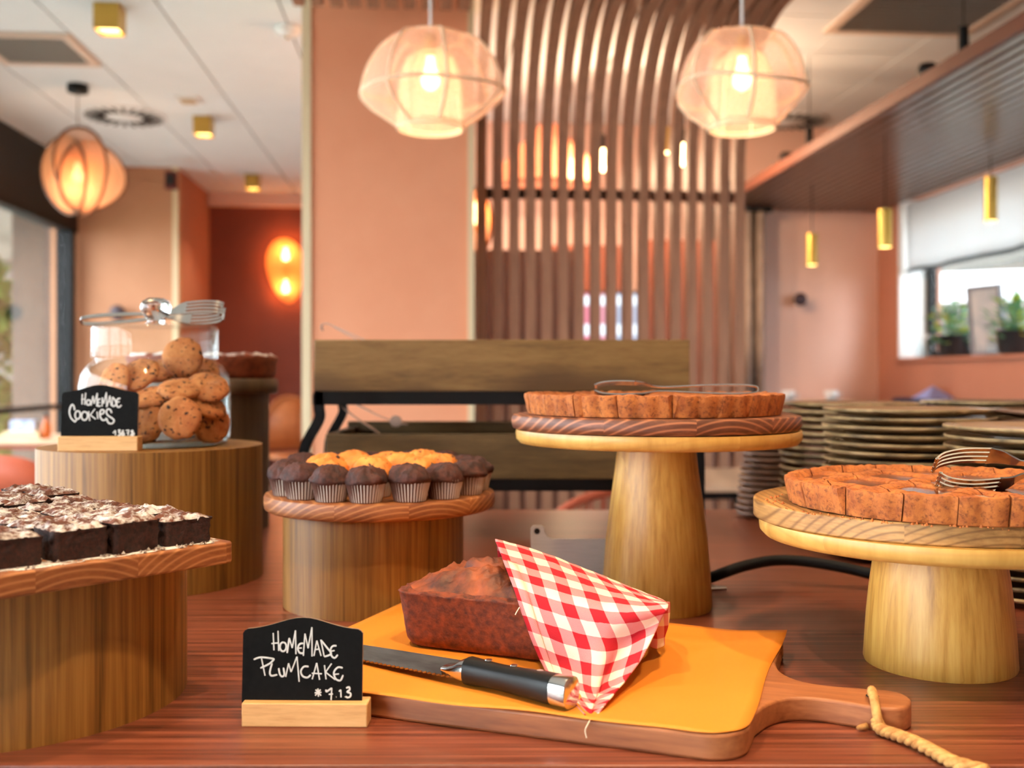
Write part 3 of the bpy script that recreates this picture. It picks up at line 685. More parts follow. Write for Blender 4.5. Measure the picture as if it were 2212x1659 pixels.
m_pale = wood('pale_stand_wood', (170, 122, 48), (204, 156, 76), (222, 178, 98), (14, 14, 2.5), ring=30, ringdir=(0, 0, 0), rough=.42, bump=.1, stave=.075, coat=.1, ringamt=.3, linecol=(176, 124, 62), vary=True)
m_stem = wood('stem_wood', (168, 116, 40), (206, 154, 68), (222, 176, 88), (100, 100, 3), lohi=(.33, .67), fine=.4, rough=.42, bump=.1, stave=.052, coat=.1, vary=True)
m_crate = wood('crate_oak', (96, 64, 24), (144, 104, 52), (168, 126, 70), (5, 40, 46), ring=22, ringdir=(0, 0, PI/2), ringloc=(0, 0, .1), rough=.55, bump=.2, ringamt=.85, distort=4, linecol=(88, 56, 22), vary=True)
m_crated = wood('crate_dark', (76, 54, 24), (110, 82, 42), (136, 104, 58), (5, 40, 46), rough=.55, bump=.25, vary=True)
m_pine = wood('pine_block', (196, 140, 82), (224, 176, 114), (236, 192, 132), (7, 60, 60), rough=.55, bump=.15)
m_chalk = mat('chalkboard', (9, 9, 10), (15, 15, 15), rough=.7, scale=200, spec=.12)
m_chalkpen = mat('chalk_pen', (206, 208, 206), rough=.8); m_chalkedge = mat('chalkboard_edge', (150, 128, 112), rough=.7)
m_steel = mat('polished_steel', (206, 204, 198), rough=.16, metal=1); m_brushed = mat('brushed_steel', (226, 224, 220), (212, 210, 206), rough=.5, metal=.4, scale=30, stretch=(1, 1, 30))
m_jar = thin_glass('jar_glass', (.975, .99, .985, 1), .015, .38); m_knob = NT('solid_glass').set(Roughness=.01).m
MATS['solid_glass'].node_tree.nodes['Principled BSDF'].inputs['Transmission Weight'].default_value = 1

t = empty('buffet_table', 'long red-brown laminate buffet table carrying all the cakes', 'table', (0, 1.54, 0))
add('tabletop', box(-2.2, 2.2, -.755, .745, TZ-.03, TZ), m_table, t, bev=.0015)
add('front_panel', box(-2.15, 2.15, -.70, -.68, .05, TZ-.03), m_table, t); add('back_panel', box(-2.15, 2.15, .68, .70, .05, TZ-.03), m_table, t)
for sx in (-2.1, 2.1): add('side_panel', box(sx-.01, sx+.01, -.68, .68, 0, TZ-.03), m_table, t)

def drum(x, y, r, h, label, m=None, z=TZ):
    t = empty('display_drum', label, 'stand', (x, y, z), (0, 0, x*7), 'round wooden display drums')
    add('shell', lathe([(r-.012, 0), (r, 0), (r, h), (r-.012, h), (r-.012, .0)], 96), m or m_drum, t)
    add('lid', disc_lathe([(r-.012, h-.012), (r-.012, h)], 96), m or m_drum, t)
drum(-.469, .954, .157, .131, 'round oak drum under the brownie board, cut by the picture edge')
drum(-.5355, 1.518, .159, .197, 'round pale oak drum under the cookie jar')
drum(-.1843, 1.362, .1192, .125, 'round oak drum under the muffin board')
drum(-.615, 2.02, .13, .265, 'tall narrow dark drum behind the cookie jar', m_drumd)

# ---- brownies
BC = Vector((-.250, .9226)); AL = Vector((-.6555, -.755)); BK = Vector((-.755, .6555))
def bxy(a, b): return BC + AL*a + BK*b
bc = bxy(.18, .18); brot = math.atan2(-AL.y, -AL.x)
bz = TZ+.131
t = empty('serving_board', 'rectangular acacia board dusted with sugar under the brownies', 'board', (bc.x, bc.y, bz), (0,0,brot))
add('board', prism(rrect(.36, .36, .010), 0, .0190), m_board, t, bev=.002)
nt = NT('sugar_on_wood'); nt.set(Roughness=.9)
nt.col((240, 236, 230)); al = nt.ramp(nt.noise(nt.coord(), 60, 6, .7), [(.46, (0, 0, 0, 1)), (.56, (1, 1, 1, 1))]); nt.link(al, nt.b.inputs['Alpha'])
o = add('sugar_dust', prism(rrect(.35, .35, .02), .0191, .0194), nt.m, t); o['kind'] = 'stuff'
nt = NT('brownie'); nt.set(Roughness=.75)
geo = nt.new('ShaderNodeNewGeometry'); sx = nt.new('ShaderNodeSeparateXYZ'); nt.link(geo.outputs['Normal'], sx.inputs[0])
v = nt.coord((1,1,1), True)
crumb = nt.ramp(nt.noise(v, 260, 5, .7), [(.35, (24, 9, 6)), (.7, (74, 32, 22))])
crust = nt.ramp(nt.noise(v, 90, 4, .6), [(.3, (66, 30, 19)), (.7, (122, 68, 44))])
sug = nt.math('MULTIPLY', nt.ramp(nt.noise(v, 55, 6, .72), [(.46, (0,0,0,1)), (.60, (1,1,1,1))]), .92)
top = nt.math('MULTIPLY', nt.math('SUBTRACT', sx.outputs[2], .45), 3.2); topc = nt.new('ShaderNodeClamp'); nt.link(top, topc.inputs[0])
c = nt.mix(topc.outputs[0], crumb, crust); c = nt.mix(nt.math('MULTIPLY', topc.outputs[0], sug), c, (222, 218, 214)); nt.col(c)
nt.bump(nt.noise(v, 300, 5, .7), .8, .0015); m_brownie = nt.m
def brownie_mesh(seed):
    n, nz = 16, 9; a, h = .0255, .029; V, Fc = [], []; idx = {}
    def vid(i, j, k):
        if (i, j, k) in idx: return idx[i, j, k]
        x, y, z = (2*i/n-1), (2*j/n-1), k/nz
        q = max(abs(x), abs(y)); p = Vector((x*a, y*a, z*h)); e = (1-min(abs(x), abs(y))*0)
        if k == nz: p.z += .0035*fbm((x*a+seed, y*a, 0), 70) - .004*max(0, q-.8)/.2 + .002*fbm((x*a, y*a+seed, 3), 220)
        if q > .99:
            d = Vector((x if abs(x) > .99 else 0, y if abs(y) > .99 else 0, 0)); p += d*(.0022*fbm((p.x+seed, p.y, p.z), 150) + (.0016 if k >= nz-1 else 0) + .0008*math.sin(z*3))
            if abs(x) > .99 and abs(y) > .99: p.x *= .955; p.y *= .955
        idx[i, j, k] = len(V); V.append(p); return idx[i, j, k]
    for i in range(n):
        for j in range(n):
            Fc.append((vid(i,j,nz), vid(i+1,j,nz), vid(i+1,j+1,nz), vid(i,j+1,nz))); Fc.append((vid(i,j,0), vid(i,j+1,0), vid(i+1,j+1,0), vid(i+1,j,0)))
    for i in range(n):
        for k in range(nz):
            Fc.append((vid(i,0,k), vid(i+1,0,k), vid(i+1,0,k+1), vid(i,0,k+1))); Fc.append((vid(i,n,k), vid(i,n,k+1), vid(i+1,n,k+1), vid(i+1,n,k)))
            Fc.append((vid(0,i,k), vid(0,i,k+1), vid(0,i+1,k+1), vid(0,i+1,k))); Fc.append((vid(n,i,k), vid(n,i+1,k), vid(n,i+1,k+1), vid(n,i,k+1)))
    return mk('brownie', V, Fc, 55, [m_brownie])
bms = [brownie_mesh(s*3.7) for s in range(6)]
rb = random.Random(4)
for r in range(7):
    for c_ in range(7):
        q = bxy(.037+c_*.0495+rb.uniform(-.002,.002), .038+r*.0495+rb.uniform(-.002,.002))
        if CX+F*q.x/q.y < -70: continue
        o = bpy.data.objects.new('brownie', bms[(r*5+c_*3) % 6]); C.objects.link(o); o.location = (q.x, q.y, bz+.0197)
        o.rotation_euler = (rb.uniform(-.03,.03), rb.uniform(-.03,.03), brot+rb.choice((0, PI/2, PI, -PI/2))+rb.uniform(-.11,.11)); sc_ = .825+rb.uniform(-.03,.03); o.scale = (sc_, sc_, rb.uniform(.78, 1.0))
        tag(o, 'sugared chocolate brownie, %s piece from the board corner in the %s row from the front' % (ORD[c_], ORD[r]), 'brownie', 'brownies on the board')
m_crumb = mat('brownie_crumb', (60, 30, 22), (200, 190, 180), rough=.9, scale=300)
V, Fc = [], []
for k in range(60):
    q = Vector((rb.uniform(-.17,.17), rb.uniform(-.176,-.163), .0198)); s_ = rb.uniform(.0008, .0022); b = len(V)
    V += [q+Vector((s_,0,0)), q+Vector((0,s_,0)), q+Vector((-s_,0,0)), q+Vector((0,-s_,0)), q+Vector((0,0,s_*1.2)), q+Vector((0,0,-.0004))]; Fc += [(b,b+1,b+4), (b+1,b+2,b+4), (b+2,b+3,b+4), (b+3,b,b+4), (b+1,b,b+5), (b+2,b+1,b+5), (b+3,b+2,b+5), (b,b+3,b+5)]
o = add('brownie_crumbs', (V, Fc), m_crumb, None, (bc.x, bc.y, bz), (0,0,brot), smooth=False, label='loose brownie crumbs along the front edge of the sugared board', cat='crumbs', kind='stuff')

# ---- cookie jar, cookies, sign
JX, JY, JZ = -.532, 1.522, TZ+.197
t = empty('cookie_jar', 'round clear glass jar with a glass lid full of cookies', 'jar', (JX, JY, JZ))
add('body', lathe([(0, .001), (.098, .001), (.106, .006), (.108, .014), (.108, .088), (.105, .104), (.097, .118), (.088, .125), (.086, .129), (.0835, .129), (.085, .122), (.0945, .115), (.1025, .102), (.1055, .088), (.1055, .016), (.100, .010), (0, .009)], 96), m_jar, t, smooth=60)
add('glass_base', disc_lathe([(.1, .0015), (.1045, .004), (.1055, .010), (.100, .0105)], 96), thin_glass('base_glass', (.9, .95, .94, 1), .03, 1.6), t, smooth=60)
ld = add('lid', lathe([(.0885, .129), (.0895, .1285), (.0905, .131), (.0905, .172), (.0885, .1775), (.083, .179), (0, .179), (0, .176), (.081, .176), (.0865, .174), (.088, .17), (.088, .131)], 96), m_jar, t, smooth=60)
add('knob', disc_lathe([(.016, .1795), (.0125, .184), (.0145, .189), (.0205, .197), (.0225, .206), (.0195, .2145), (.012, .219)], 40), m_knob, ld, smooth=True)
nt = NT('cookie_dough'); nt.set(Roughness=.8); v = nt.coord((1,1,1), True)
base = nt.ramp(nt.noise(v, 70, 5, .65), [(.3, (176, 96, 46)), (.7, (212, 142, 82))])
chip = nt.ramp(nt.noise(v, 150, 3, .5), [(.60, (0,0,0,1)), (.64, (1,1,1,1))]); nt.col(nt.mix(chip, base, (52, 28, 18))); nt.bump(nt.noise(v, 220, 5, .7), .6, .001); m_cookie = nt.m
def cookie_mesh(seed):
    def mod(r, z, a):
        k = fbm((math.cos(a)*r*2, math.sin(a)*r*2, z+seed), 30); return r*(1+.05*k), z + .0012*fbm((math.cos(a)*r, math.sin(a)*r, seed), 120)
    return mk('cookie', *disc_lathe([(.02, -.0062), (.0295, -.005), (.0325, -.0015), (.0315, .002), (.027, .0052), (.018, .0072), (.008, .0078)], 40, mod), True, [m_cookie])
cms = [cookie_mesh(k*5.1) for k in range(4)]
def cookie(px, py, dy, n, label, k):
    p = P(px, py, JY+dy); d = Vector(n).normalized(); o = bpy.data.objects.new('cookie', cms[k % 4]); C.objects.link(o); o.location = p
    o.rotation_euler = Vector((0,0,1)).rotation_difference(d).to_euler(); o.scale = (.94, .94, .94); tag(o, label, 'cookie', 'cookies in the jar')
CK = [(388, 903, -.083, (.08, -1, .12), 'round cookie facing out flat against the jar front'),
 (312, 912, -.074, (-.25, -1, .1), 'cookie standing at the bottom of the jar beside the sign'),
 (455, 914, -.036, (.7, -.8, .1), 'cookie standing at the bottom right of the jar'),
 (447, 873, -.036, (.55, -.35, .8), 'tilted cookie leaning over the bottom right cookie'),
 (328, 858, -.055, (-.05, -.45, .9), 'cookie lying nearly flat above the bottom cookies'),
 (388, 840, -.050, (.12, -.4, .9), 'cookie lying tilted in the middle of the jar'),
 (450, 836, -.030, (.3, -.6, .75), 'cookie tilted against the right glass shoulder'),
 (300, 808, -.025, (-.15, -.75, .65), 'cookie tilted toward the front below the lid'),
 (246, 826, -.035, (-.45, -.85, .3), 'cookie standing behind the top of the cookie sign'),
 (394, 772, .012, (.1, -1, .1), 'topmost cookie standing upright into the lid'),
 (236, 884, -.030, (-.7, -.7, .2), 'cookie hidden low behind the cookie sign'),
 (270, 900, -.012, (-.3, -1, .5), 'cookie low in the jar behind the sign edge'),
 (380, 890, -.022, (.1, -1, .4), 'cookie directly behind the flat front cookie'),
 (345, 800, .03, (0, -.5, .8), 'cookie at the back of the pile left of the topmost one'),
 (430, 800, .04, (.2, -.6, .8), 'cookie at the back of the pile right of the topmost one'),
 (300, 870, .04, (-.2, -.3, .9), 'cookie deep in the middle of the jar, left'),
 (400, 860, .045, (.2, -.3, .9), 'cookie deep in the middle of the jar, right'),
 (340, 915, .03, (0, -.2, .95), 'cookie lying on the jar bottom at the back'),
 (270, 850, .06, (-.5, .4, .7), 'cookie against the back glass, left'), (420, 905, .055, (.4, .5, .7), 'cookie against the back glass, right')]
for k, (x, y, d, n, lab) in enumerate(CK): cookie(x, y, d, n, lab, k)

def strokes(data, sc_, cx, by, r):
    parts = []
    for st in data:
        pts = [((x-cx)*sc_, 0, (by-y)*sc_) for x, y in st]
        if len(pts) == 1: pts = [(pts[0][0]-.0002, 0, pts[0][2]), (pts[0][0]+.0002, 0, pts[0][2])]
        pts = smoothpath(pts, 4) if len(pts) > 2 else pts
        rs = [r]*len(pts); rs[0] = rs[-1] = r*.75
        parts.append(tube(pts, rs, 8, flat=.22, up=(0, 1, 0)))
    return join(*parts)
def loop(cx, cy, rx, ry, n=10, a0=-1.4): return [(cx+rx*math.cos(a0+2*PI*k/n), cy+ry*math.sin(a0+2*PI*k/n)) for k in range(n+1)]
def lines(*segs): return [list(s) for s in segs]
PLUM = lines([(430,330),(440,490)], [(475,310),(485,495)], [(415,428),(480,422)], loop(526,458,30,42),
 [(565,515),(574,440),(583,375)], [(583,375),(612,468)], [(612,468),(640,305)], [(640,305),(648,525)],
 [(716,425),(682,432),(665,472),(682,512),(716,516)], [(668,470),(702,468)],
 [(718,540),(730,335)], [(730,335),(762,470)], [(762,470),(795,275)], [(795,275),(800,545)],
 [(818,540),(843,398)], [(843,398),(885,540)], [(825,482),(872,476)], [(880,390),(915,545)], [(880,392),(945,470),(980,520),(915,548)],
 [(1030,446),(992,450),(972,490),(985,540),(1015,558),(1042,528)], [(975,496),(1012,490)],
 [(320,550),(360,725)], [(250,577),(320,556),(445,570)], [(445,570),(400,615),(315,655)],
 [(425,610),(405,690),(420,725),(475,715)], [(487,655),(500,712),(520,732),(542,715),(532,650)],
 [(555,735),(580,610)], [(580,610),(605,690)], [(605,690),(658,548)], [(658,548),(683,780)],
 [(770,640),(725,640),(697,682),(715,728),(760,740),(790,715)], [(805,755),(845,605)], [(845,605),(875,760)], [(800,700),(895,705)],
 [(918,625),(935,755)], [(985,610),(930,690)], [(930,690),(1020,758)], [(1090,650),(1045,645),(1008,690),(1025,750),(1070,765),(1095,715)], [(1010,710),(1056,705)],
 [(860,840),(866,915)], [(830,880),(893,875)], [(838,850),(890,905)], [(885,850),(835,905)],
 [(937,850),(942,868),(990,835)], [(990,835),(985,945)], [(962,893),(1002,890)], [(1033,917)], [(1058,867),(1075,850)], [(1075,850),(1078,920)], [(1115,915)],
 [(1125,835),(1152,826),(1158,850),(1135,870),(1165,882),(1166,910),(1140,922),(1122,910)])
COOK = lines([(610,335),(610,555)], [(680,310),(665,565)], [(590,450),(680,440)], loop(745,515,42,55),
 [(800,580),(835,375)], [(835,375),(862,540)], [(862,540),(925,315)], [(925,315),(920,600)], [(992,442),(948,455),(934,520),(950,590),(1000,590)], [(940,520),(985,515)],
 [(1030,600),(1030,410)], [(1030,410),(1062,540)], [(1062,540),(1115,300)], [(1115,300),(1130,615)], [(1135,600),(1190,370)], [(1190,370),(1225,590)], [(1165,500),(1215,495)],
 [(1245,400),(1245,595)], [(1245,400),(1310,480),(1320,570),(1245,600)], [(1415,430),(1360,440),(1335,500),(1345,590),(1390,615),(1440,570)], [(1345,510),(1400,500)],
 [(460,680),(442,600),(405,560),(365,620),(350,720),(380,830),(430,890),(475,920),(500,880)], loop(525,780,55,88), loop(670,800,65,90),
 [(750,700),(780,905)], [(885,650),(790,780)], [(790,780),(905,870)], [(930,710),(950,865)],
 [(1000,770),(1060,745),(1078,695),(1030,668),(992,720),(1000,820),(1050,890),(1110,880),(1130,840)],
 [(1240,740),(1205,670),(1150,660),(1125,720),(1160,790),(1250,850),(1292,900),(1260,960),(1195,960),(1155,920),(1140,860)],
 [(1275,1165),(1325,1110)], [(1325,1110),(1330,1215)], [(1380,1110),(1420,1102),(1400,1145),(1430,1175),(1420,1212),(1380,1212)], [(1448,1215)],
 [(1495,1100),(1462,1160),(1475,1213),(1508,1198),(1495,1160),(1465,1170)], [(1528,1215)], [(1545,1112),(1610,1102)], [(1610,1102),(1590,1215)], [(1562,1160),(1612,1155)], [(1628,1215)],
 [(1700,1115),(1660,1120),(1690,1165),(1655,1205),(1705,1212),(1715,1170),(1665,1140),(1705,1112)])
def chalk_sign(loc, rz, label, data, sc_, cx, by, r, off=0):
    t = empty('chalk_sign', label, 'sign', loc, (0, 0, rz), 'small chalkboard signs')
    add('wooden_base', box(-.053, .055, -.0105, .0105, 0, .0205), m_pine, t, bev=.0012)
    w = .052; out = [(-w, .012), (-w, .0775), (-w+.0015, .0795)]
    for k in range(17):
        x = -w+.004 + (2*w-.008)*k/16; q = x/w; out.append((x, .0803 + .0105*math.exp(-(q*1.55)**2*1.3)))
    out += [(w-.0015, .0795), (w, .0775), (w, .012)]
    out = out[::-1]
    bd = add('chalkboard', xf(prism(out, -.0015, .0015), Matrix.Translation((off, .0, 0)) @ Matrix.Rotation(PI/2, 4, 'X')), [m_chalk, m_chalkedge], t, loc=(0, -.002, 0), rot=(math.radians(-4), 0, 0), smooth=False)
    for i, p_ in enumerate(bd.data.polygons): p_.material_index = 0 if i < 2 else 1
    add('lettering', strokes(data, sc_, cx, by, r), m_chalkpen, bd, loc=(off, -.0016, 0))
chalk_sign((-.566, 1.398, JZ), .03, 'chalkboard sign reading Homemade Cookies on the pale drum before the jar', COOK, .104/1610, 985, 1545, .00115)
bp = PZ(655, 1572, TZ); chalk_sign((bp.x, bp.y+.011, TZ), -.02, 'chalkboard sign reading Homemade Plumcake standing at the front of the table', PLUM, .104/1130, 710, 1172, .0008, -.003)

# ---- serving tongs
def tongs(loc, rot, label, L=.215, gap=.018):
    t = empty('serving_tongs', label, 'tongs', loc, rot, 'steel serving tongs')
    k = L/.215
    for s, nm in ((1, 'fork_arm'), (-1, 'lower_arm')):
        path = [(0, 0, 0), (.004, 0, s*gap*.35), (.03, 0, s*gap*.5), (.075, 0, s*gap*.42), (.115, 0, s*gap*.25), (.135, 0, s*gap*.3), (.150, 0, s*gap*.6), (.162, 0, s*gap*.7)]
        ws = [.006, .006, .007, .0065, .006, .008, .020, .027]
        pp = smoothpath(path, 4); wv = []
        for i in range(len(pp)):
            f = i/4; j = min(int(f), 6); wv.append(ws[j]+(ws[j+1]-ws[j])*(f-j) if i < len(pp)-1 else ws[-1])
        a = add(nm, ribbon([p*k for p in pp], [w*k for w in wv], .0016), m_steel, t, smooth=35)
        for q in range(4):
            y = (-.0105+q*.007)*k; tp = smoothpath([(.160, 0, s*gap*.7), (.185, 0, s*gap*.75), (.205, 0, s*gap*.6), (.215, 0, s*gap*.3)], 4)
            add('tine', ribbon([(p.x*k, y, p.z*k) for p in tp], .0040*k, .0016), m_steel, a, smooth=35)
        add('tip_bar', ribbon([(.2135*k, -.0125*k, s*gap*.34*k), (.2135*k, .0125*k, s*gap*.34*k)], .003*k, .0016, (1, 0, 0)), m_steel, a)
    return t
tongs((-.660, 1.560, JZ+.187), (math.radians(50), math.radians(-4), .02), 'steel serving tongs lying across the glass jar lid', .218)

# ---- muffins
MX, MY, MZ = -.1755, 1.362, TZ+.125
t = empty('serving_board', 'round acacia board carrying the muffins', 'board', (MX, MY, MZ), (0,0,.35))
add('board', disc_lathe([(.147, 0), (.1515, .003), (.1525, .008), (.1525, .017), (.151, .0205), (.147, .0215)], 96), m_board, t, smooth=50)
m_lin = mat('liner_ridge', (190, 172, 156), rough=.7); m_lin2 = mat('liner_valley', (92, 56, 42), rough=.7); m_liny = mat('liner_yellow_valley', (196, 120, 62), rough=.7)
m_choc = mat('chocolate_crumb', (50, 24, 19), (88, 46, 36), rough=.75, scale=90, bump=.9, bscale=200, bdist=.0015, vary=True)
nt = NT('yellow_crumb'); nt.set(Roughness=.6); v = nt.coord((1,1,1), True); cc = nt.ramp(nt.noise(v, 40, 4), [(.3, (232, 118, 40)), (.7, (244, 158, 66))]); ch = nt.ramp(nt.noise(v, 95, 2), [(.66, (0,0,0,1)), (.69, (1,1,1,1))]); nt.col(nt.mix(ch, cc, (48, 28, 20))); nt.bump(nt.noise(v, 160, 4), .35, .001); m_yel = nt.m
n = 72
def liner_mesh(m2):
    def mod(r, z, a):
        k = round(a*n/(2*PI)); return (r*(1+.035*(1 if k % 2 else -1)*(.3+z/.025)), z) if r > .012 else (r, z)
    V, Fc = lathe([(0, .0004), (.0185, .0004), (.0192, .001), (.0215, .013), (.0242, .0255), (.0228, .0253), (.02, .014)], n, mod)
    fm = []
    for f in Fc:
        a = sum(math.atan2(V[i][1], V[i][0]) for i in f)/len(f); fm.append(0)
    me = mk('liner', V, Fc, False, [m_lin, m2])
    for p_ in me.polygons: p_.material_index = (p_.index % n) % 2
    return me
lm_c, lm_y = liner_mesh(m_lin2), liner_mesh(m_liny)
def top_mesh(seed, m, hh):
    def mod(r, z, a):
        f = fbm((math.cos(a)*r+seed, math.sin(a)*r, z), 55); g = fbm((math.cos(a)*r+seed, math.sin(a)*r, z), 210)
        return r*(1+.10*f+.045*g), z+.0026*f*(r/.02)+.0016*g
    return mk('cake_top', *lathe([(0, .02), (.021, .021), (.0258, .0235), (.0268, .0265), (.0255, .0305), (.0238, .0335*hh), (.0215, .0365*hh), (.0188, .0388*hh), (.016, .0405*hh), (.013, .0419*hh), (.0105, .0428*hh), (.0078, .0435*hh), (.005, .044*hh), (.0025, .0442*hh), (0, .0443*hh)], 60, mod), True, [m])
tops_c = [top_mesh(k*3.3, m_choc, .99+.02*(k % 3)) for k in range(4)]; tops_y = [top_mesh(40+k*3.3, m_yel, 1.05+.03*(k % 2)) for k in range(4)]
def muffin(x, y, k, choc, label, sc_=1.0):
    o = empty('muffin', label, 'muffin', (x, y, MZ+.0216), (0, 0, k*1.7), 'chocolate muffins round the board' if choc else 'golden muffins in the middle of the board'); o.scale = (sc_, sc_, sc_)
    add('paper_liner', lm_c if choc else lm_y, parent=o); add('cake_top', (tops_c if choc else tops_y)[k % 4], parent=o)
ring = [(-91, 'front centre of the board'), (-66, 'first right of the front centre'), (-43, 'second right of the front centre'), (-19, 'third right of the front centre'), (4, 'rightmost edge of the board'), (27, 'back right, behind the rightmost one'), (50, 'back right, against the golden ones'), (76, 'back of the board, right of centre'), (104, 'back of the board, left of centre'), (131, 'back left, against the golden ones'), (157, 'back left, behind the leftmost one'), (182, 'leftmost edge of the board'), (-155, 'third left of the front centre'), (-134, 'second left of the front centre'), (-112, 'first left of the front centre')]
for k, (a, lab) in enumerate(ring):
    rr = .1235; muffin(MX+rr*math.cos(math.radians(a)), MY+rr*math.sin(math.radians(a)), k, True, 'dark chocolate muffin, %s' % lab, 1.0+.03*math.sin(k*2.1))
yel = [(-60, -.062, 'front left of the golden cluster'), (0, -.066, 'front middle of the golden cluster'), (54, -.052, 'front right of the golden cluster'), (-72, -.004, 'left of the golden cluster'), (-22, -.012, 'centre left of the golden cluster'), (30, -.002, 'centre right of the golden cluster'), (76, .006, 'right of the golden cluster'), (-44, .048, 'back left of the golden cluster'), (4, .046, 'back middle of the golden cluster'), (52, .054, 'back right of the golden cluster')]
for k, (x, y, lab) in enumerate(yel): muffin(MX+x*.001, MY+y, k, False, 'golden chocolate-chip muffin, %s' % lab, 1.06)

# ---- cake stands with boards and tarts
def cake_stand(x, y, zt, prof, label, rz):
    t = empty('cake_stand', label, 'cake stand', (x, y, TZ), (0,0,rz), 'pale wooden cake stands')
    h = zt-TZ
    add('stem', disc_lathe(prof, 72), m_stem, t, smooth=50)
    add('plate', disc_lathe([(.17, h), (.178, h+.001), (.1825, h+.006), (.1835, h+.014), (.1825, h+.018)], 112), m_pale, t, smooth=50)
cake_stand(.1881, 1.326, 1.113, [(.0705, 0), (.0715, .003), (.0695, .04), (.0655, .09), (.0595, .14), (.0545, .175), (.0515, .2), (.0515, .213)], 'tall pale wooden cake stand behind the loaf cake', .4)
cake_stand(.447, 1.066, 1.030, [(.0745, 0), (.0755, .003), (.0745, .02), (.0725, .05), (.0695, .08), (.066, .105), (.0625, .122), (.061, .130)], 'low pale wooden cake stand by the cutting board handle', 1.2)
t = empty('serving_board', 'round dark walnut board on the tall cake stand', 'board', (.185, 1.326, 1.1311), (0,0,.12))
add('board', disc_lathe([(.178, 0), (.1835, .002), (.1855, .007), (.1855, .015), (.184, .0185), (.18, .0195)], 112), m_boardd, t, smooth=50)
t = empty('serving_board', 'round split acacia board on the low cake stand', 'board', (.447, 1.08, 1.0481), (0,0,.0))
# the split board: two halves with a crack at x = +.03
def half_board(x0, x1, R=.186, h=.0195):
    out = []
    for k in range(129):
        a = 2*PI*k/128; out.append((R*math.cos(a), R*math.sin(a)))
    pts = []
    N = len(out)-1
    for k in range(N):
        p, q = out[k], out[k+1]
        ip, iq = x0 <= p[0] <= x1, x0 <= q[0] <= x1
        if ip: pts.append(p)
        if ip != iq:
            xb = x0 if (p[0] < x0 or q[0] < x0) else x1; f = (xb-p[0])/(q[0]-p[0]); pts.append((xb, p[1]+f*(q[1]-p[1])))
    return prism(pts, 0, h)
m_bsp = wood('split_board_wood', (116, 74, 34), (176, 130, 72), (200, 156, 96), (18, 2.5, 60), ring=46, stave=.093, rough=.5, ringamt=.7, linecol=(104, 66, 30))
add('board_half', half_board(-1, .0385), m_bsp, t, bev=.0018); add('board_half', half_board(.0392, 1), m_bsp, t, bev=.0018)

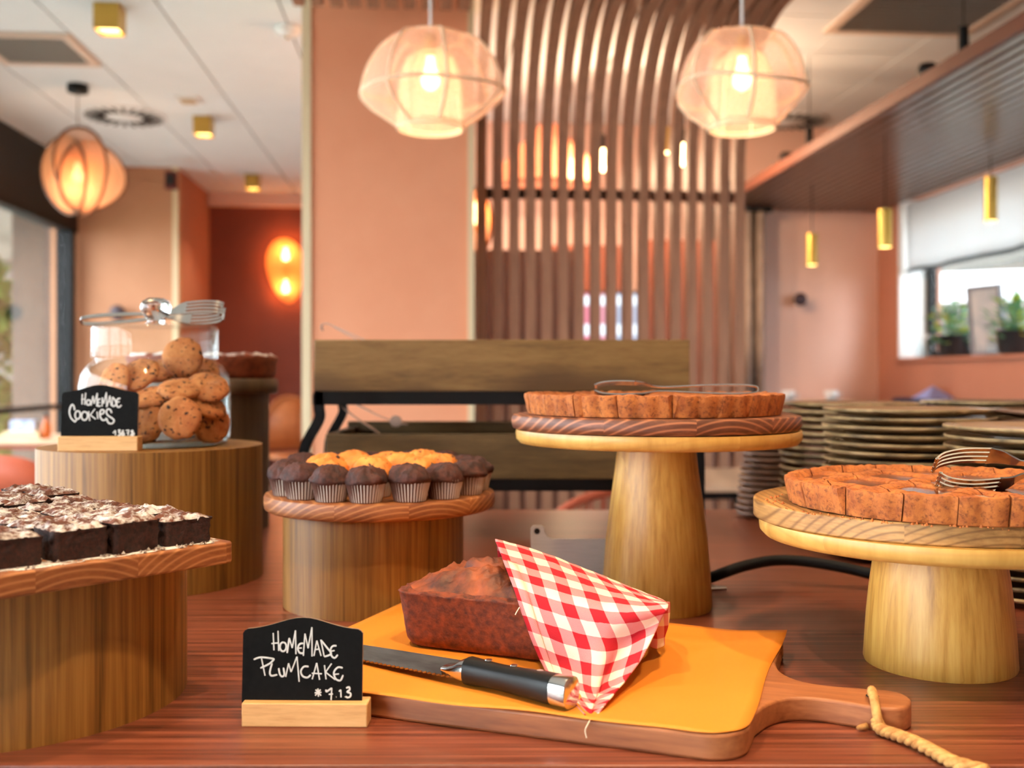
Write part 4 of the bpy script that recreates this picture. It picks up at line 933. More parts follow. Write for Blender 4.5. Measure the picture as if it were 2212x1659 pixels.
nt = NT('tart_crust'); nt.set(Roughness=.8); v = nt.coord(); c1 = nt.ramp(nt.noise(v, 60, 5, .65), [(.3, (146, 72, 26)), (.7, (200, 118, 50))]); sp = nt.ramp(nt.noise(v, 210, 5, .7), [(.50, (0,0,0,1)), (.66, (1,1,1,1))]); nt.col(nt.mix(nt.math('MULTIPLY', sp, .75), c1, (88, 38, 14))); nt.bump(nt.noise(v, 260, 5, .7), .7, .0012); m_crust = nt.m
m_jam = mat('plum_jam', (70, 26, 12), (116, 50, 22), rough=.18, scale=40, bump=.3, bscale=80, coat=.4)
def tart_pieces():
    R, n = .166, 312; V, Fc = [], []
    def flute(a): return 1-.010+.021*abs(math.sin(22*a))**.7
    rings = []
    def ring(f):
        rings.append(len(V))
        for k in range(n): V.append(f(2*PI*k/n))
    def rp(r, z, fl=True, ns=.0): 
        return lambda a: (lambda q: (q*math.cos(a), q*math.sin(a), z + (ns*fbm((math.cos(a)*.17, math.sin(a)*.17, z), 90) if ns else 0)))(r*(flute(a) if fl else 1)*(1+.002*fbm((math.cos(a), math.sin(a), z*9), 12)))
    V.append((0, 0, 0))
    for r, z in ((.05, 0), (.11, 0), (.158, 0)): ring(rp(r, z, False))
    for r, z in ((.1605, .001), (.1622, .008), (.1640, .016), (.1655, .0225)): ring(rp(r, z))
    ring(rp(.1652, .0258, True, .0014)); ring(rp(.1610, .0268, True, .0022)); ring(rp(.1560, .0262, True, .002)); ring(rp(.1535, .0225, False, .001))
    def lat(x, y):
        h = 0
        for ang in (.55, -.62):
            q = (x*math.cos(ang)+y*math.sin(ang))/.074; d = abs(q-math.floor(q)-.5)*.074
            if d < .0110: h = max(h, .0044*math.sqrt(max(0, 1-(d/.0110)**2)))
        return .0192 + h + .0012*fbm((x, y, 1), 110)
    rr = .1515
    while rr > .003:
        f = (lambda r: (lambda a: (r*math.cos(a), r*math.sin(a), lat(r*math.cos(a), r*math.sin(a)) if r < .1505 else max(.0215, lat(r*math.cos(a), r*math.sin(a))))))(rr); ring(f); rr -= .0022
    V.append((0, 0, lat(0, 0))); top = len(V)-1
    for A, B in zip(rings, rings[1:]):
        for k in range(n): Fc.append((A+k, A+(k+1) % n, B+(k+1) % n, B+k))
    for k in range(n): Fc.append((0, rings[0]+(k+1) % n, rings[0]+k)); Fc.append((rings[-1]+k, rings[-1]+(k+1) % n, top))
    bm = bmesh.new(); me = mk('t', V, Fc); bm.from_mesh(me); g = .0006; out = []
    def cut(b, co_, no):
        bb = b.copy(); r = bmesh.ops.bisect_plane(bb, geom=bb.verts[:]+bb.edges[:]+bb.faces[:], plane_co=co_, plane_no=no, clear_outer=True)
        ed = [e for e in r['geom_cut'] if isinstance(e, bmesh.types.BMEdge)]
        if ed: bmesh.ops.holes_fill(bb, edges=ed, sides=0)
        return bb
    xs = [-.2, -.126, -.084, -.042, 0, .042, .084, .126, .2]; ys = [-.2, -.1, -.045, .01, .06, .11, .2]
    for a, b in zip(xs, xs[1:]):
        s1 = cut(bm, (b-g, 0, 0), (1,0,0)); s2 = cut(s1, (a+g, 0, 0), (-1,0,0)); s1.free()
        for c_, d in zip(ys, ys[1:]):
            q1 = cut(s2, (0, d-g, 0), (0,1,0)); q2 = cut(q1, (0, c_+g, 0), (0,-1,0)); q1.free()
            if len(q2.faces) > 20:
                pm = bpy.data.meshes.new('tart_piece'); q2.to_mesh(pm); pm.materials.append(m_crust); pm.polygons.foreach_set('use_smooth', [True]*len(pm.polygons)); pm.set_sharp_from_angle(angle=math.radians(50)); out.append(pm)
            q2.free()
        s2.free()
    bm.free(); bpy.data.meshes.remove(me); return out
TP = tart_pieces()
def tart(loc, rz, label, s=1.0):
    t = empty('jam_tart', label, 'tart', loc, (0,0,rz), 'cut lattice jam tarts'); t.scale = (s, s, 1)
    rt = random.Random(loc[0])
    for pm in TP: add('tart_piece', pm, parent=t, loc=(0, 0, rt.uniform(0, .0005)), rot=(0, 0, rt.uniform(-.003, .003)))
    add('jam', disc_lathe([(.150, .0190), (.1505, .0207)], 72), m_jam, t)
tart((.183, 1.326, 1.1507), .9, 'lattice jam tart on the dark board of the tall stand', 1.0)
tart((.452, 1.045, 1.0677), -.12, 'lattice jam tart on the split board of the low stand', 1.0)
q = P(1378, 846, 1.27); tongs((q.x+.145, q.y-.02, 1.1835), (math.radians(12), 0, PI-.1), 'steel serving tongs lying on the tart of the tall stand', .20, .012)
q = P(2085, 1035, .98); tongs((q.x+.20, q.y+.0, 1.116), (math.radians(38), math.radians(3), PI-.12), 'steel serving tongs lying on the tart of the low stand', .22, .024)
# crumbs on the low stand board
V, Fc = [], []; rc = random.Random(9)
for k in range(70):
    a = rc.uniform(2.6, 4.6); r = rc.uniform(.166, .180); q = Vector((r*math.cos(a), r*math.sin(a)-.01, 0)); s_ = rc.uniform(.0006, .0022); b = len(V)
    V += [q+Vector((s_,0,0)), q+Vector((0,s_,0)), q+Vector((-s_,0,0)), q+Vector((0,-s_,0)), q+Vector((0,0,s_*1.3))]; Fc += [(b,b+1,b+4), (b+1,b+2,b+4), (b+2,b+3,b+4), (b+3,b,b+4), (b+3,b+2,b+1,b)]
add('tart_crumbs', (V, Fc), m_crust, None, (.447, 1.06, 1.0677), smooth=False, label='golden tart crumbs on the rim of the split board', cat='crumbs', kind='stuff')

# ---- cutting board, paper, loaf, napkin, knife
BR = math.radians(-20.5); BX, BY = .023, 1.017; ax = Vector((math.cos(BR), math.sin(BR), 0)); ay = Vector((-math.sin(BR), math.cos(BR), 0))
BT = .021
t = empty('cutting_board', 'wooden cutting board with a long handle and a rope loop', 'cutting board', (BX, BY, TZ), (0,0,BR))
top_e = [(.2275, .06), (.235, .03), (.252, .008), (.275, .0), (.305, .0015), (.325, .004), (.338, .002), (.347, -.008), (.3495, -.022)]
bot_e = [(.347, -.036), (.338, -.046), (.322, -.049), (.30, -.045), (.272, -.042), (.25, -.050), (.236, -.07), (.2275, -.1)]
body = [(-.2175, -.165)] + [(.1955+.032*math.sin(a), -.133-.032*math.cos(a)) for a in [PI/2*k/8 for k in range(9)]] + [tuple(p[:2]) for p in smoothpath([(x, y, 0) for x, y in (top_e+bot_e)[::-1]], 3)] + [(.2255, .155), (.2155, .165), (-.2175, .165), (-.2275, .155), (-.2275, -.155)]
m_cut = wood('cutting_board_wood', (104, 54, 28), (154, 92, 52), (186, 118, 70), (3.2, 30, 40), rough=.5, bump=.2)
add('board', prism(body, 0, BT), m_cut, t, bev=.0025)
add('hole', disc_lathe([(.0055, BT+.0002), (.0055, BT+.0006)], 20), m_dark, t, loc=(.318, -.020, 0))
m_rope = mat('jute_rope', (206, 158, 92), (160, 108, 56), rough=.9, scale=120, stretch=(1,1,1), bump=.5, bscale=300)
rp_ = add('rope', tube(smoothpath([(.318, -.0195, BT-.004), (.3175, -.0215, BT+.005), (.318, -.030, BT+.007), (.320, -.044, BT+.0045), (.322, -.0535, .016), (.324, -.056, .006)], 5), .0040, 10), m_rope, t, smooth=True)
base = smoothpath([(.322, -.054, .010), (.326, -.058, .0055), (.337, -.067, .0055), (.352, -.081, .0058), (.366, -.098, .0055), (.378, -.115, .0055), (.40, -.125, .0055)], 14)
for ph in (0, 2*PI/3, 4*PI/3):
    st = []
    for i, p in enumerate(base):
        d = (base[min(i+1, len(base)-1)]-base[max(i-1, 0)]).normalized(); s1 = d.cross(Vector((0,0,1))).normalized(); a = ph+i*.42; st.append(p + s1*(.0036*math.cos(a)) + Vector((0,0,.0022*math.sin(a))))
    add('strand', tube(st, .0030, 8), m_rope, rp_, smooth=True)
add('rope_end', tube([(.314, -.050, .004), (.309, -.0535, .0035), (.306, -.055, .003)], [.0032, .0026, .0012], 8), m_rope, rp_, smooth=True)

m_paper = mat('yellow_paper', (228, 138, 34), (224, 133, 31), rough=.62, scale=8, bump=.08, bscale=30)
nx, ny = 46, 36; V, Fc = [], []
for j in range(ny+1):
    for i in range(nx+1):
        u, w = i/nx, j/ny; x = -.2295+.456*u; y = -.168+.334*w
        y += (.0035*math.sin(u*9+1)+.002*math.sin(u*23))*(1-w)**3; x += .002*math.sin(w*8)*u
        cu, cw = max(0, u-.93)/.07, max(0, .05-w)/.05
        if u > .9 and w < .13: f = max(0, math.hypot((u-.9)/.1, (.13-w)/.13)-1); x -= .022*f*(u-.9)/.1*1.6; y += .022*f*(.13-w)/.13*1.6
        z = BT+.0009 + .0006*math.sin(u*14+w*5)*.5
        f = max(0, (u-.86)/.14)*max(0, (w-.82)/.18); z += .004*f
        f = max(0, (w-.95)/.05); z += .002*f*abs(math.sin(u*7))
        V.append((x, y, z))
for j in range(ny):
    for i in range(nx): a = j*(nx+1)+i; Fc.append((a, a+1, a+nx+2, a+nx+1))
o = add('yellow_paper_sheet', (V, Fc), m_paper, None, (BX, BY, TZ), (0,0,BR), smooth=True, label='yellow butcher paper sheet covering the cutting board', cat='paper'); o.modifiers.new('thick', 'SOLIDIFY').thickness = .0004; o.modifiers['thick'].offset = 1
PT = TZ+BT+.0018

LR = math.radians(-24)
lc = Vector((.013, 1.044))
def loaf():
    n = 168; V, Fc, rings = [], [], []
    def rr_pt(a_, b_, r_, s):
        per = [2*(a_-r_), PI/2*r_, 2*(b_-r_), PI/2*r_]*2
        L = sum(per)/2*1; tot = 4*(a_-r_)+4*(b_-r_)+2*PI*r_; d = s*tot
        segs = [(('l', (-a_+r_, -b_), (1,0)), 2*(a_-r_)), (('c', (a_-r_, -b_+r_), -PI/2), PI/2*r_), (('l', (a_, -b_+r_), (0,1)), 2*(b_-r_)), (('c', (a_-r_, b_-r_), 0), PI/2*r_),
                (('l', (a_-r_, b_), (-1,0)), 2*(a_-r_)), (('c', (-a_+r_, b_-r_), PI/2), PI/2*r_), (('l', (-a_, b_-r_), (0,-1)), 2*(b_-r_)), (('c', (-a_+r_, -b_+r_), PI), PI/2*r_)]
        for (k, o_, v_), ln in segs:
            if d <= ln or (k == 'c' and v_ == PI):
                if k == 'l': return (o_[0]+v_[0]*d, o_[1]+v_[1]*d)
                an = v_+d/r_; return (o_[0]+r_*math.cos(an), o_[1]+r_*math.sin(an))
            d -= ln
    def ring(a_, b_, r_, z, nz=0, ns=0, f=1):
        rings.append(len(V))
        for k in range(n):
            x, y = rr_pt(a_, b_, r_, k/n); x *= f; y *= f
            g = fbm((x, y, z), 120)*ns; q = Vector((x, y, 0)).normalized(); V.append((x+q.x*g, y+q.y*g, z+nz*fbm((x, y, z+3), 60)))
    V.append((0,0,0)); ring(.108, .040, .02, 0); ring(.116, .048, .024, .002, 0, .0004); ring(.1195, .0510, .025, .008, 0, .0007)
    for k in range(1, 8): z = .008+k*.0066; ring(.1195+.0058*k/7, .0510+.0048*k/7, .024, z, 0, .0009)
    ring(.1258, .0564, .023, .0555, .0012, .0012); ring(.1246, .0552, .022, .0575, .0036, .0012); ring(.1205, .0515, .02, .0570, .0036)
    for k in range(1, 22):
        f = 1-k/22.0; rings.append(len(V))
        for s in range(n):
            x, y = rr_pt(.1195, .0505, .02, s/n); x *= f; y *= f
            e = max(0, 1-max(abs(x)/.119, 0)**2.6)*max(0, 1-(abs(y)/.050)**2.2)
            fo = min(1, max(0, (x+.02)/.11)); fo = 1-.97*fo*fo*(3-2*fo)
            z = .0555 + .0300*fo*e**.75 + .0075*fbm((x, y, 7), 45)*min(1, e*3)*max(.25, fo) + .0032*fbm((x, y, 2), 150)*min(1, e*4)
            crack = abs(y-.004*math.sin(x*60)-.008*fbm((x, 0, 5), 30)+.010); 
            if crack < .007 and abs(x) < .1: z -= .007*(1-crack/.007)*(.6+.4*math.sin(x*90))*max(.2, fo)
            V.append((x, y, z))
    V.append((0, 0, .080)); T = len(V)-1; fm = []
    for i_, (x, y, z) in enumerate(V):
        f = min(1, max(0, (x-.02)/.10)); V[i_] = (x, y, z*(1-.20*f*f*(3-2*f)))
    for ri, (A, B) in enumerate(zip(rings, rings[1:])):
        for k in range(n): Fc.append((A+k, A+(k+1) % n, B+(k+1) % n, B+k)); fm.append(1 if ri > 12 else 0)
    for k in range(n): Fc.append((0, rings[0]+(k+1) % n, rings[0]+k)); fm.append(0); Fc.append((rings[-1]+k, rings[-1]+(k+1) % n, T)); fm.append(1)
    return (V, Fc), fm
m_ls = mat('loaf_crust', (72, 26, 9), (146, 64, 25), rough=.7, scale=130, lo=.3, hi=.72, bump=.8, bscale=260, bdist=.0012, detail=6)
m_lt = mat('loaf_top', (66, 27, 11), (172, 84, 38), rough=.55, scale=38, lo=.34, hi=.68, bump=.6, bscale=160, bdist=.0012, detail=6)
vf, fm = loaf()
add('loaf_cake', vf, [m_ls, m_lt], None, (lc.x, lc.y, PT), (0,0,LR), smooth=True, fm=fm, label='cracked brown plum loaf cake half covered by the checked napkin', cat='cake')

def patch(rows, k=8):
    rows = [[Vector(p) for p in r] for r in rows]
    fine = [smoothpath(r, k) for r in rows]; m = len(fine[0]); cols = [smoothpath([f[i] for f in fine], k) for i in range(m)]
    N = len(cols[0]); V, UV, Fc = [], [], []
    for j in range(N):
        L = 0; 
        for i in range(m):
            if i: L += (cols[i][j]-cols[i-1][j]).length
            V.append(cols[i][j]); UV.append(L)
    vv = [0]
    mid = m//2
    for j in range(1, N): vv.append(vv[-1]+.5*((cols[0][j]-cols[0][j-1]).length + (cols[mid][j]-cols[mid][j-1]).length))
    uv = [(UV[j*m+i], vv[j]) for j in range(N) for i in range(m)]
    for j in range(N-1):
        for i in range(m-1): a = j*m+i; Fc.append((a, a+m, a+m+1, a+1))
    return V, Fc, uv
nt = NT('gingham'); nt.set(Roughness=.9); tc = nt.new('ShaderNodeTexCoord'); sep = nt.new('ShaderNodeSeparateXYZ'); nt.link(tc.outputs['UV'], sep.inputs[0])
sq = .0285
a1 = nt.math('LESS_THAN', nt.math('FRACT', nt.math('DIVIDE', nt.math('ADD', sep.outputs[0], .006), sq)), .5); a2 = nt.math('LESS_THAN', nt.math('FRACT', nt.math('DIVIDE', sep.outputs[1], sq)), .5)
w1 = nt.math('SINE', nt.math('MULTIPLY', nt.math('ADD', sep.outputs[0], sep.outputs[1]), 5200)); sm_ = nt.math('MULTIPLY', nt.math('ADD', a1, a2), .5)
c = nt.ramp(sm_, [(0, (226, 212, 194)), (.3, (200, 92, 100)), (.8, (178, 14, 32))], 'CONSTANT')
half = nt.math('COMPARE', sm_, .5); nt.n[half.node.name].inputs[2].default_value = .1
c = nt.mix(nt.math('MULTIPLY', half, nt.math('MULTIPLY', nt.math('ADD', w1, 1), .22)), c, (240, 210, 200)); nt.col(c); nt.bump(nt.noise(nt.coord((1,1,1), False, True), 900, 2), .35, .0006); m_ging = nt.m
rows = [[(1078,1235,1.125), (1180,1255,1.11), (1280,1280,1.10), (1365,1300,1.085), (1428,1318,1.06)],
 [(1074,1176,1.07), (1172,1203,1.075), (1270,1238,1.07), (1366,1274,1.06), (1432,1298,1.045)],
 [(1072,1170,1.04), (1172,1198,1.045), (1272,1236,1.04), (1366,1272,1.03), (1436,1298,1.015)],
 [(1106,1258,.985), (1200,1288,.965), (1290,1308,.948), (1375,1316,.938), (1443,1310,.945)],
 [(1135,1345,.962), (1222,1375,.945), (1300,1392,.930), (1352,1385,.938), (1420,1355,.937)],
 [(1162,1415,.957), (1235,1440,.935), (1292,1452,.908), (1322,1445,.922), (1386,1420,.915)],
 [(1188,1464,.935), (1245,1486,.905), (1285,1497,.878), (1301,1490,.893), (1351,1468,.890)],
 [(1226,1506,.885), (1255,1521,.862), (1278,1527,.847), (1288,1520,.858), (1318,1508,.857)],
 [(1264,1543,.836), (1270,1550,.8325), (1276,1553,.831), (1282,1550,.833), (1292,1541,.838)]]
ng = empty('checked_napkin', 'red and white gingham napkin draped over the loaf end', 'napkin', (.08, .98, PT))
sh = Vector((.08, .98, PT))
V, Fc, uv = patch([[P(*p)-sh for p in r] for r in rows])
for i, p in enumerate(V): V[i] = p + Vector((0, 0, .0009*fbm(p, 60)+.0004*fbm(p, 180)))
o = add('cloth', (V, Fc), m_ging, ng, smooth=True, uvs=uv); o.modifiers.new('thick', 'SOLIDIFY').thickness = .0012
mcol = len(V)//((len(rows)-1)*8+1); hv, hu = [], []; nr = (len(rows)-1)*8+1
for j in range(20, nr):
    for i in range(4): hv.append(V[j*mcol+i] + Vector((-.0006*(i == 0), -.0016, .0008))); hu.append((uv[j*mcol+i][0]+.004, uv[j*mcol+i][1]))
o = add('hem', (hv, [(j*4+i, j*4+4+i, j*4+5+i, j*4+1+i) for j in range(nr-21) for i in range(3)]), m_ging, ng, smooth=True, uvs=hu); o.modifiers.new('thick', 'SOLIDIFY').thickness = .0012
rows = [[(1384,1296,.975), (1420,1302,.972), (1445,1300,.995), (1444,1300,1.03), (1420,1300,1.055)],
 [(1390,1325,.978), (1424,1325,.976), (1446,1322,1.0), (1444,1320,1.03), (1424,1318,1.05)],
 [(1398,1352,.985), (1424,1354,.985), (1443,1352,1.005), (1441,1350,1.03), (1425,1348,1.045)],
 [(1402,1378,.992), (1422,1380,.992), (1436,1376,1.006), (1435,1372,1.022), (1424,1368,1.03)],
 [(1403,1396,.995), (1418,1402,.994), (1434,1396,1.004), (1436,1388,1.014), (1430,1382,1.02)]]
V, Fc, uv = patch([[P(*p)-sh for p in r] for r in rows], 6)
o = add('folded_end', (V, Fc), m_ging, ng, smooth=True, uvs=uv); o.modifiers.new('thick', 'SOLIDIFY').thickness = .0014
m_thr = mat('loose_thread', (240, 226, 196), rough=.9)
for pts in ([(1277,1551,.829), (1271,1562,.8225), (1264,1578,.8215), (1267,1594,.8215)], [(1122,1312,.965), (1116,1322,.962), (1113,1328,.96)]):
    add('thread', tube(smoothpath([P(*p)-sh for p in pts], 4), .0005, 5), m_thr, ng)

# knife: local x from butt (0) towards the tip, y = across, z up
kb, kd = Vector((.0495, .8485)), Vector((-.80, .60)); kb3 = Vector((kb.x, kb.y, PT)); krz = math.atan2(kd.y, kd.x)
t = empty('bread_knife', 'serrated bread knife with a black riveted handle before the loaf', 'knife', kb3, (0,0,krz))
m_hand = mat('black_handle', (11, 10, 10), (20, 18, 16), rough=.36, scale=14, stretch=(1, 8, 8), spec=.35); m_blade = mat('blade_steel', (150, 140, 134), (120, 108, 102), rough=.22, metal=1, scale=24, stretch=(1, 4, 4))
def oval_loft(st, n=20):
    V, Fc = [], []
    for x, ry, rz_, zc, yc in st:
        for k in range(n):
            a = 2*PI*k/n; ca, sa = math.cos(a), math.sin(a); V.append((x, yc+ry*math.copysign(abs(ca)**.75, ca), zc+rz_*math.copysign(abs(sa)**.75, sa)))
    for i in range(len(st)-1):
        for k in range(n): Fc.append((i*n+k, (i+1)*n+k, (i+1)*n+(k+1) % n, i*n+(k+1) % n))
    Fc += [tuple(range(n)), tuple((len(st)-1)*n+k for k in range(n-1, -1, -1))]
    return V, Fc
def hst(x): return (.0122-.0022*math.sin(PI*x/.115)**2, .0128-.0018*math.sin(PI*x/.115)**2)
add('end_cap', oval_loft([(-.001, .0105, .0112, .013, 0), (0, .0122, .013, .0132, 0), (.003, .0126, .0132, .0133, 0), (.016, .0122, .0128, .0130, 0)], 28), m_steel, t, smooth=50)
add('handle', oval_loft([(.016+x, hst(x)[0], hst(x)[1], .0132-.02*x*.25, -.012*x*.2) for x in [k*.0094 for k in range(11)]], 24), m_hand, t, smooth=50)
add('bolster', oval_loft([(.110, .0108, .0112, .0127, 0), (.116, .0112, .0098, .0124, 0), (.122, .0116, .0066, .0118, 0), (.129, .0112, .0040, .0114, 0), (.136, .0104, .0032, .0110, -.001)], 20), m_steel, t, smooth=50)
for x in (.034, .062, .090): add('rivet', disc_lathe([(.0035, 0), (.003, .0008)], 14), m_steel, t, loc=(x, -.003, .0246-.00*x))
edge = []; spine = [(.124, .0255), (.20, .0245), (.27, .023), (.312, .016), (.318, .010)]
xx = .318
while xx > .124: edge += [(xx, .0012+.0022*max(0, (xx-.27)/.05)), (xx-.0028, .0026+.0022*max(0, (xx-.27)/.05))]; xx -= .0056
out = [(x, z) for x, z in spine] + [(x, z) for x, z in edge]
tilt = Matrix.Translation((.13, 0, .0112)) @ Matrix.Rotation(.035, 4, 'Y') @ Matrix.Rotation(math.radians(68), 4, 'X') @ Matrix.Translation((-.13, 0, -.0135)) @ Matrix.Rotation(PI/2, 4, 'X')
add('blade', xf(prism(out[::-1], -.0009, .0009), tilt), m_blade, t, smooth=False)

# ---- steel card stand and cable behind
t = empty('steel_stand', 'brushed steel bent sheet stand with a hole tab behind the loaf', 'stand', (.03, 1.435, TZ))
s0 = P(1146, 1137, 1.43); H = s0.z-TZ
out = [(-.003, 0), (.19, 0), (.19, H-.019), (.026, H-.019), (.020, H-.016), (.0165, H-.010), (.0155, H-.003), (.012, H), (0, H), (-.003, H-.004)]
add('upright_sheet', xf(prism(out[::-1], -.001, .001), Matrix.Rotation(math.radians(82), 4, 'X')), m_brushed, t, bev=.0005)
add('hole', xf(disc_lathe([(.0042, -.0016), (.0042, .0016)], 20), Matrix.Rotation(math.radians(82), 4, 'X') @ Matrix.Translation((.0055, H-.0085, 0))), m_black, t)
add('foot', prism([(.2, -.02), (.262, -.012), (.271, -.009), (.271, -.003), (.262, .0), (.225, .03), (.2, .035)][::1], .0005, .004), m_brushed, t, bev=.001)
cab = smoothpath([P(1420,1262,1.50), P(1500,1258,1.455), P(1540,1246,1.44), P(1610,1222,1.455), P(1690,1210,1.47), P(1790,1220,1.45), P(1900,1244,1.42), P(2000,1270,1.38), P(2080,1290,1.36)], 8)
for p in cab: p.z = max(p.z, TZ+.0082)
add('power_cable', tube(cab, .0078, 12), mat('cable_black', (10, 10, 11), rough=.6, spec=.2), None, smooth=True, label='thick black cable arching over the table behind the stands', cat='cable')

# ---- bread rack
ry = 1.87
rk = empty('bread_rack', 'two-tier rack of wooden crates on a bent black metal frame', 'rack', (-.02, ry, TZ))
def crate(z0, z1, x0, x1, d, m, zb, nm):
    c_ = add(nm, box(x0, x1, 0, .018, z0, z1), m, rk, bev=.0015)
    add('back_board', box(x0, x1, d-.018, d, z0, zb), m, c_, bev=.0015)
    for xa in (x0, x1-.018): add('side_board', box(xa, xa+.018, .018, d-.018, z0, z1), m, c_)
    add('bottom_board', box(x0+.018, x1-.018, .018, d-.018, z0, z0+.012), m, c_)
k = ry/F
zt1, zt0 = .3+78*k, .3-33*k
crate(zt0, zt1, (678-CX)*k+.02, (1490-CX)*k+.02, .27, m_crate, zt1-.002, 'upper_crate')
zl1, zl0 = .3-126*k, .3-223*k
crate(zl0, zl1, (703-CX)*k+.02, (1490-CX)*k+.02, .27, m_crated, zl1+.012, 'lower_crate')
def bar(*b): return box(*b)
x0, x1 = (680-CX)*k+.02, (1486-CX)*k+.02
add('upper_rail', bar(x0, x1, .0, .012, zt0-.025, zt0), m_black, rk); add('upper_rail', bar(x0, x1, .258, .27, zt0-.025, zt0), m_black, rk)
add('lower_rail', bar(x0-.02, x1+.02, .0, .012, zl0-.022, zl0), m_black, rk); add('lower_rail', bar(x0-.02, x1+.02, .258, .27, zl0-.022, zl0), m_black, rk)
for sgn, xx_ in ((-1, x0), (1, x1)):
    for yy in (.006, .264):
        pth = smoothpath([(xx_-sgn*.007, yy, zt0-.001), (xx_-sgn*.007, yy, zt0-.03), (xx_-sgn*.007, yy, zt0-.052), (xx_+sgn*.016, yy, zt0-.095), (xx_+sgn*.022, yy, zt0-.125), (xx_+sgn*.022, yy, zt0-.2), (xx_+sgn*.022, yy, .002)], 6)
        add('leg', ribbon(pth, .012, .018, (0, 1, 0)), m_black, rk)
    add('side_rail', bar(xx_-.006, xx_+.006, .012, .258, zt0-.025, zt0-.006), m_black, rk); add('side_rail', bar(xx_+sgn*.022-.006, xx_+sgn*.022+.006, .012, .258, zl0-.022, zl0-.006), m_black, rk)
q = P(697, 706, 2.0)
t = empty('bread_tongs', 'steel tongs sticking up out of the upper crate', 'tongs', q)
add('arm', ribbon(smoothpath([(0, 0, -.008), (-.002, 0, .002), (.006, 0, .006), (.02, 0, .002), (.10, 0, -.034), (.18, 0, -.075)], 5), .012, .0022), m_steel, t); add('arm', ribbon(smoothpath([(.02, .015, .0), (.10, .015, -.044), (.18, .015, -.088)], 5), .012, .0022), m_steel, t)
q = P(735, 885, 1.99)
t = empty('bread_tongs', 'steel tongs leaning over the edge of the lower crate', 'tongs', q)
add('arm', ribbon(smoothpath([(-.012, 0, .02), (.02, 0, -.008), (.06, 0, -.035), (.10, 0, -.065)], 5), .010, .0022), m_steel, t); add('arm', ribbon(smoothpath([(.022, .03, .012), (.07, .03, -.012), (.11, .03, -.027), (.13, .03, -.03)], 5), .010, .0022), m_steel, t)
add('pivot', disc_lathe([(.012, -.002), (.012, .002)], 16), m_steel, t, loc=(.105, .03, -.024), rot=(PI/2, 0, 0))

# ---- chocolate cake on the far drum
t = empty('serving_board', 'small dark wooden board on the tall dark drum', 'board', (-.61, 2.02, TZ+.265), (0,0,.2)); add('board', disc_lathe([(.138, 0), (.142, .004), (.142, .026), (.138, .03)], 64), m_drumd, t, smooth=50)
nt = NT('sugared_cake'); nt.set(Roughness=.7); geo = nt.new('ShaderNodeNewGeometry'); sx = nt.new('ShaderNodeSeparateXYZ'); nt.link(geo.outputs['Normal'], sx.inputs[0]); v = nt.coord(); tp = nt.math('MULTIPLY', nt.math('GREATER_THAN', sx.outputs[2], .6), nt.ramp(nt.noise(v, 30, 5), [(.4, (0,0,0,1)), (.5, (1,1,1,1))])); nt.col(nt.mix(tp, nt.ramp(nt.noise(v, 80, 4), [(.3, (110, 46, 24)), (.7, (160, 78, 44))]), (240, 228, 220)))
add('sugared_cake', disc_lathe([(.134, 0), (.14, .01), (.141, .03), (.146, .04), (.135, .048), (.12, .046), (.06, .044)], 64, lambda r, z, a: (r*(1+.025*fbm((math.cos(a), math.sin(a), z*20), 4)), z+(.004*fbm((math.cos(a)*r, math.sin(a)*r, 1), 40) if z > .02 else 0))), nt.m, None, (-.612, 2.02, TZ+.2951), smooth=True, label='sugar-dusted brown cake on the small dark board behind the jar', cat='cake')

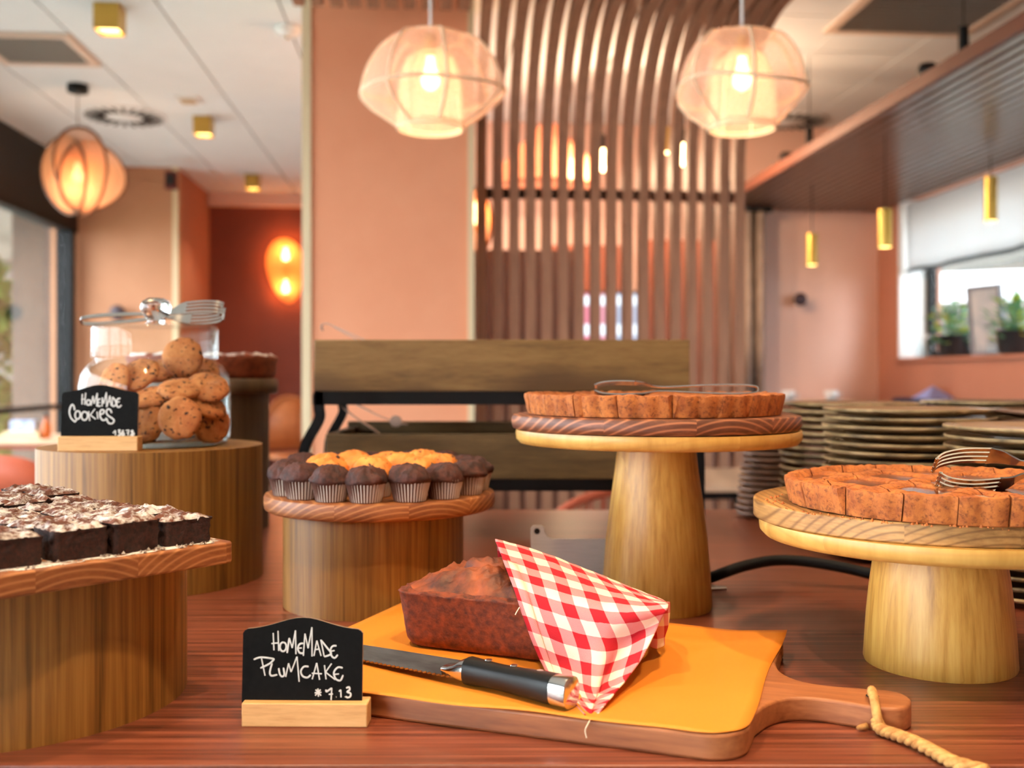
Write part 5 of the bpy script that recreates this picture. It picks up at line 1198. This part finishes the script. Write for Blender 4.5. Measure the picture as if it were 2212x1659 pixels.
# ---- plate stacks
nt = NT('stoneware_top'); nt.set(Roughness=.22); oi = nt.new('ShaderNodeObjectInfo'); nt.col(nt.ramp(oi.outputs['Random'], [(0, (150, 112, 84)), (.5, (176, 140, 108)), (1, (128, 96, 78))])); m_ptop = nt.m
nt = NT('stoneware_rim'); nt.set(Roughness=.35); v = nt.coord((1,1,1), True); nt.col(nt.ramp(nt.noise(v, 26, 4), [(.35, (104, 88, 58)), (.5, (158, 132, 88)), (.65, (190, 160, 112))])); m_prim = nt.m
nt = NT('stoneware_dark'); nt.set(Roughness=.4); v = nt.coord((1,1,1), True); nt.col(nt.ramp(nt.noise(v, 26, 4), [(.35, (90, 62, 48)), (.65, (150, 112, 88))])); m_pdk = nt.m
def plate_mesh(R, pitch, m_side):
    V, Fc = lathe([(0, .002), (R*.58, .001), (R*.62, .0), (R*.66, .0005), (R*.97, pitch*.62), (R, pitch*.78), (R*.998, pitch*.98), (R*.985, pitch*1.02), (R*.90, pitch*.80), (R*.70, .006), (0, .0052)], 72)
    me = mk('plate', V, Fc, True, [m_side, m_ptop]); n = 72
    rows_ = 72
    for p_ in me.polygons: p_.material_index = 1 if min(V[i][2] for i in p_.vertices) > .0051 and max(math.hypot(V[i][0], V[i][1]) for i in p_.vertices) < R*.99 else 0
    return me
pm_big = plate_mesh(.135, .0137, m_prim); pm_red = plate_mesh(.135, .0137, m_pdk); pm_sm = plate_mesh(.070, .0125, m_pdk)
rp = random.Random(12)
def stack(x, y, n, me, pitch, where, grp, taper=0):
    for k in range(n):
        o = bpy.data.objects.new('plate', me); C.objects.link(o); o.location = (x+rp.uniform(-.002,.002)+taper*k, y+rp.uniform(-.002,.002), TZ+.0003+k*pitch); o.rotation_euler = (0, 0, rp.uniform(0, 6.28))
        if taper: o.scale = (1-.012*max(0, k-6), 1-.012*max(0, k-6), 1)
        i = n-1-k; tag(o, 'stoneware plate, %s from the top of %s' % (ORD[i], where), 'plate', grp)
stack(.66, 1.70, 18, pm_big, .0137, 'the tall middle stack', 'plates in the tall middle stack')
stack(.662, 1.988, 18, pm_big, .0138, 'the stack behind the tall stand tart', 'plates in the stack behind the tall stand')
stack(.738, 1.40, 17, pm_big, .0136, 'the nearest stack at the picture edge', 'plates in the nearest stack')
stack(.935, 1.975, 18, pm_big, .0140, 'the far back stack under the window', 'plates in the far back stack')
stack(.938, 1.70, 18, pm_red, .0135, 'the reddish stack beside the tall middle one', 'plates in the reddish stack')
stack(.548, 2.175, 14, pm_sm, .0125, 'the small dark saucer stack', 'saucers in the small stack', .0012)
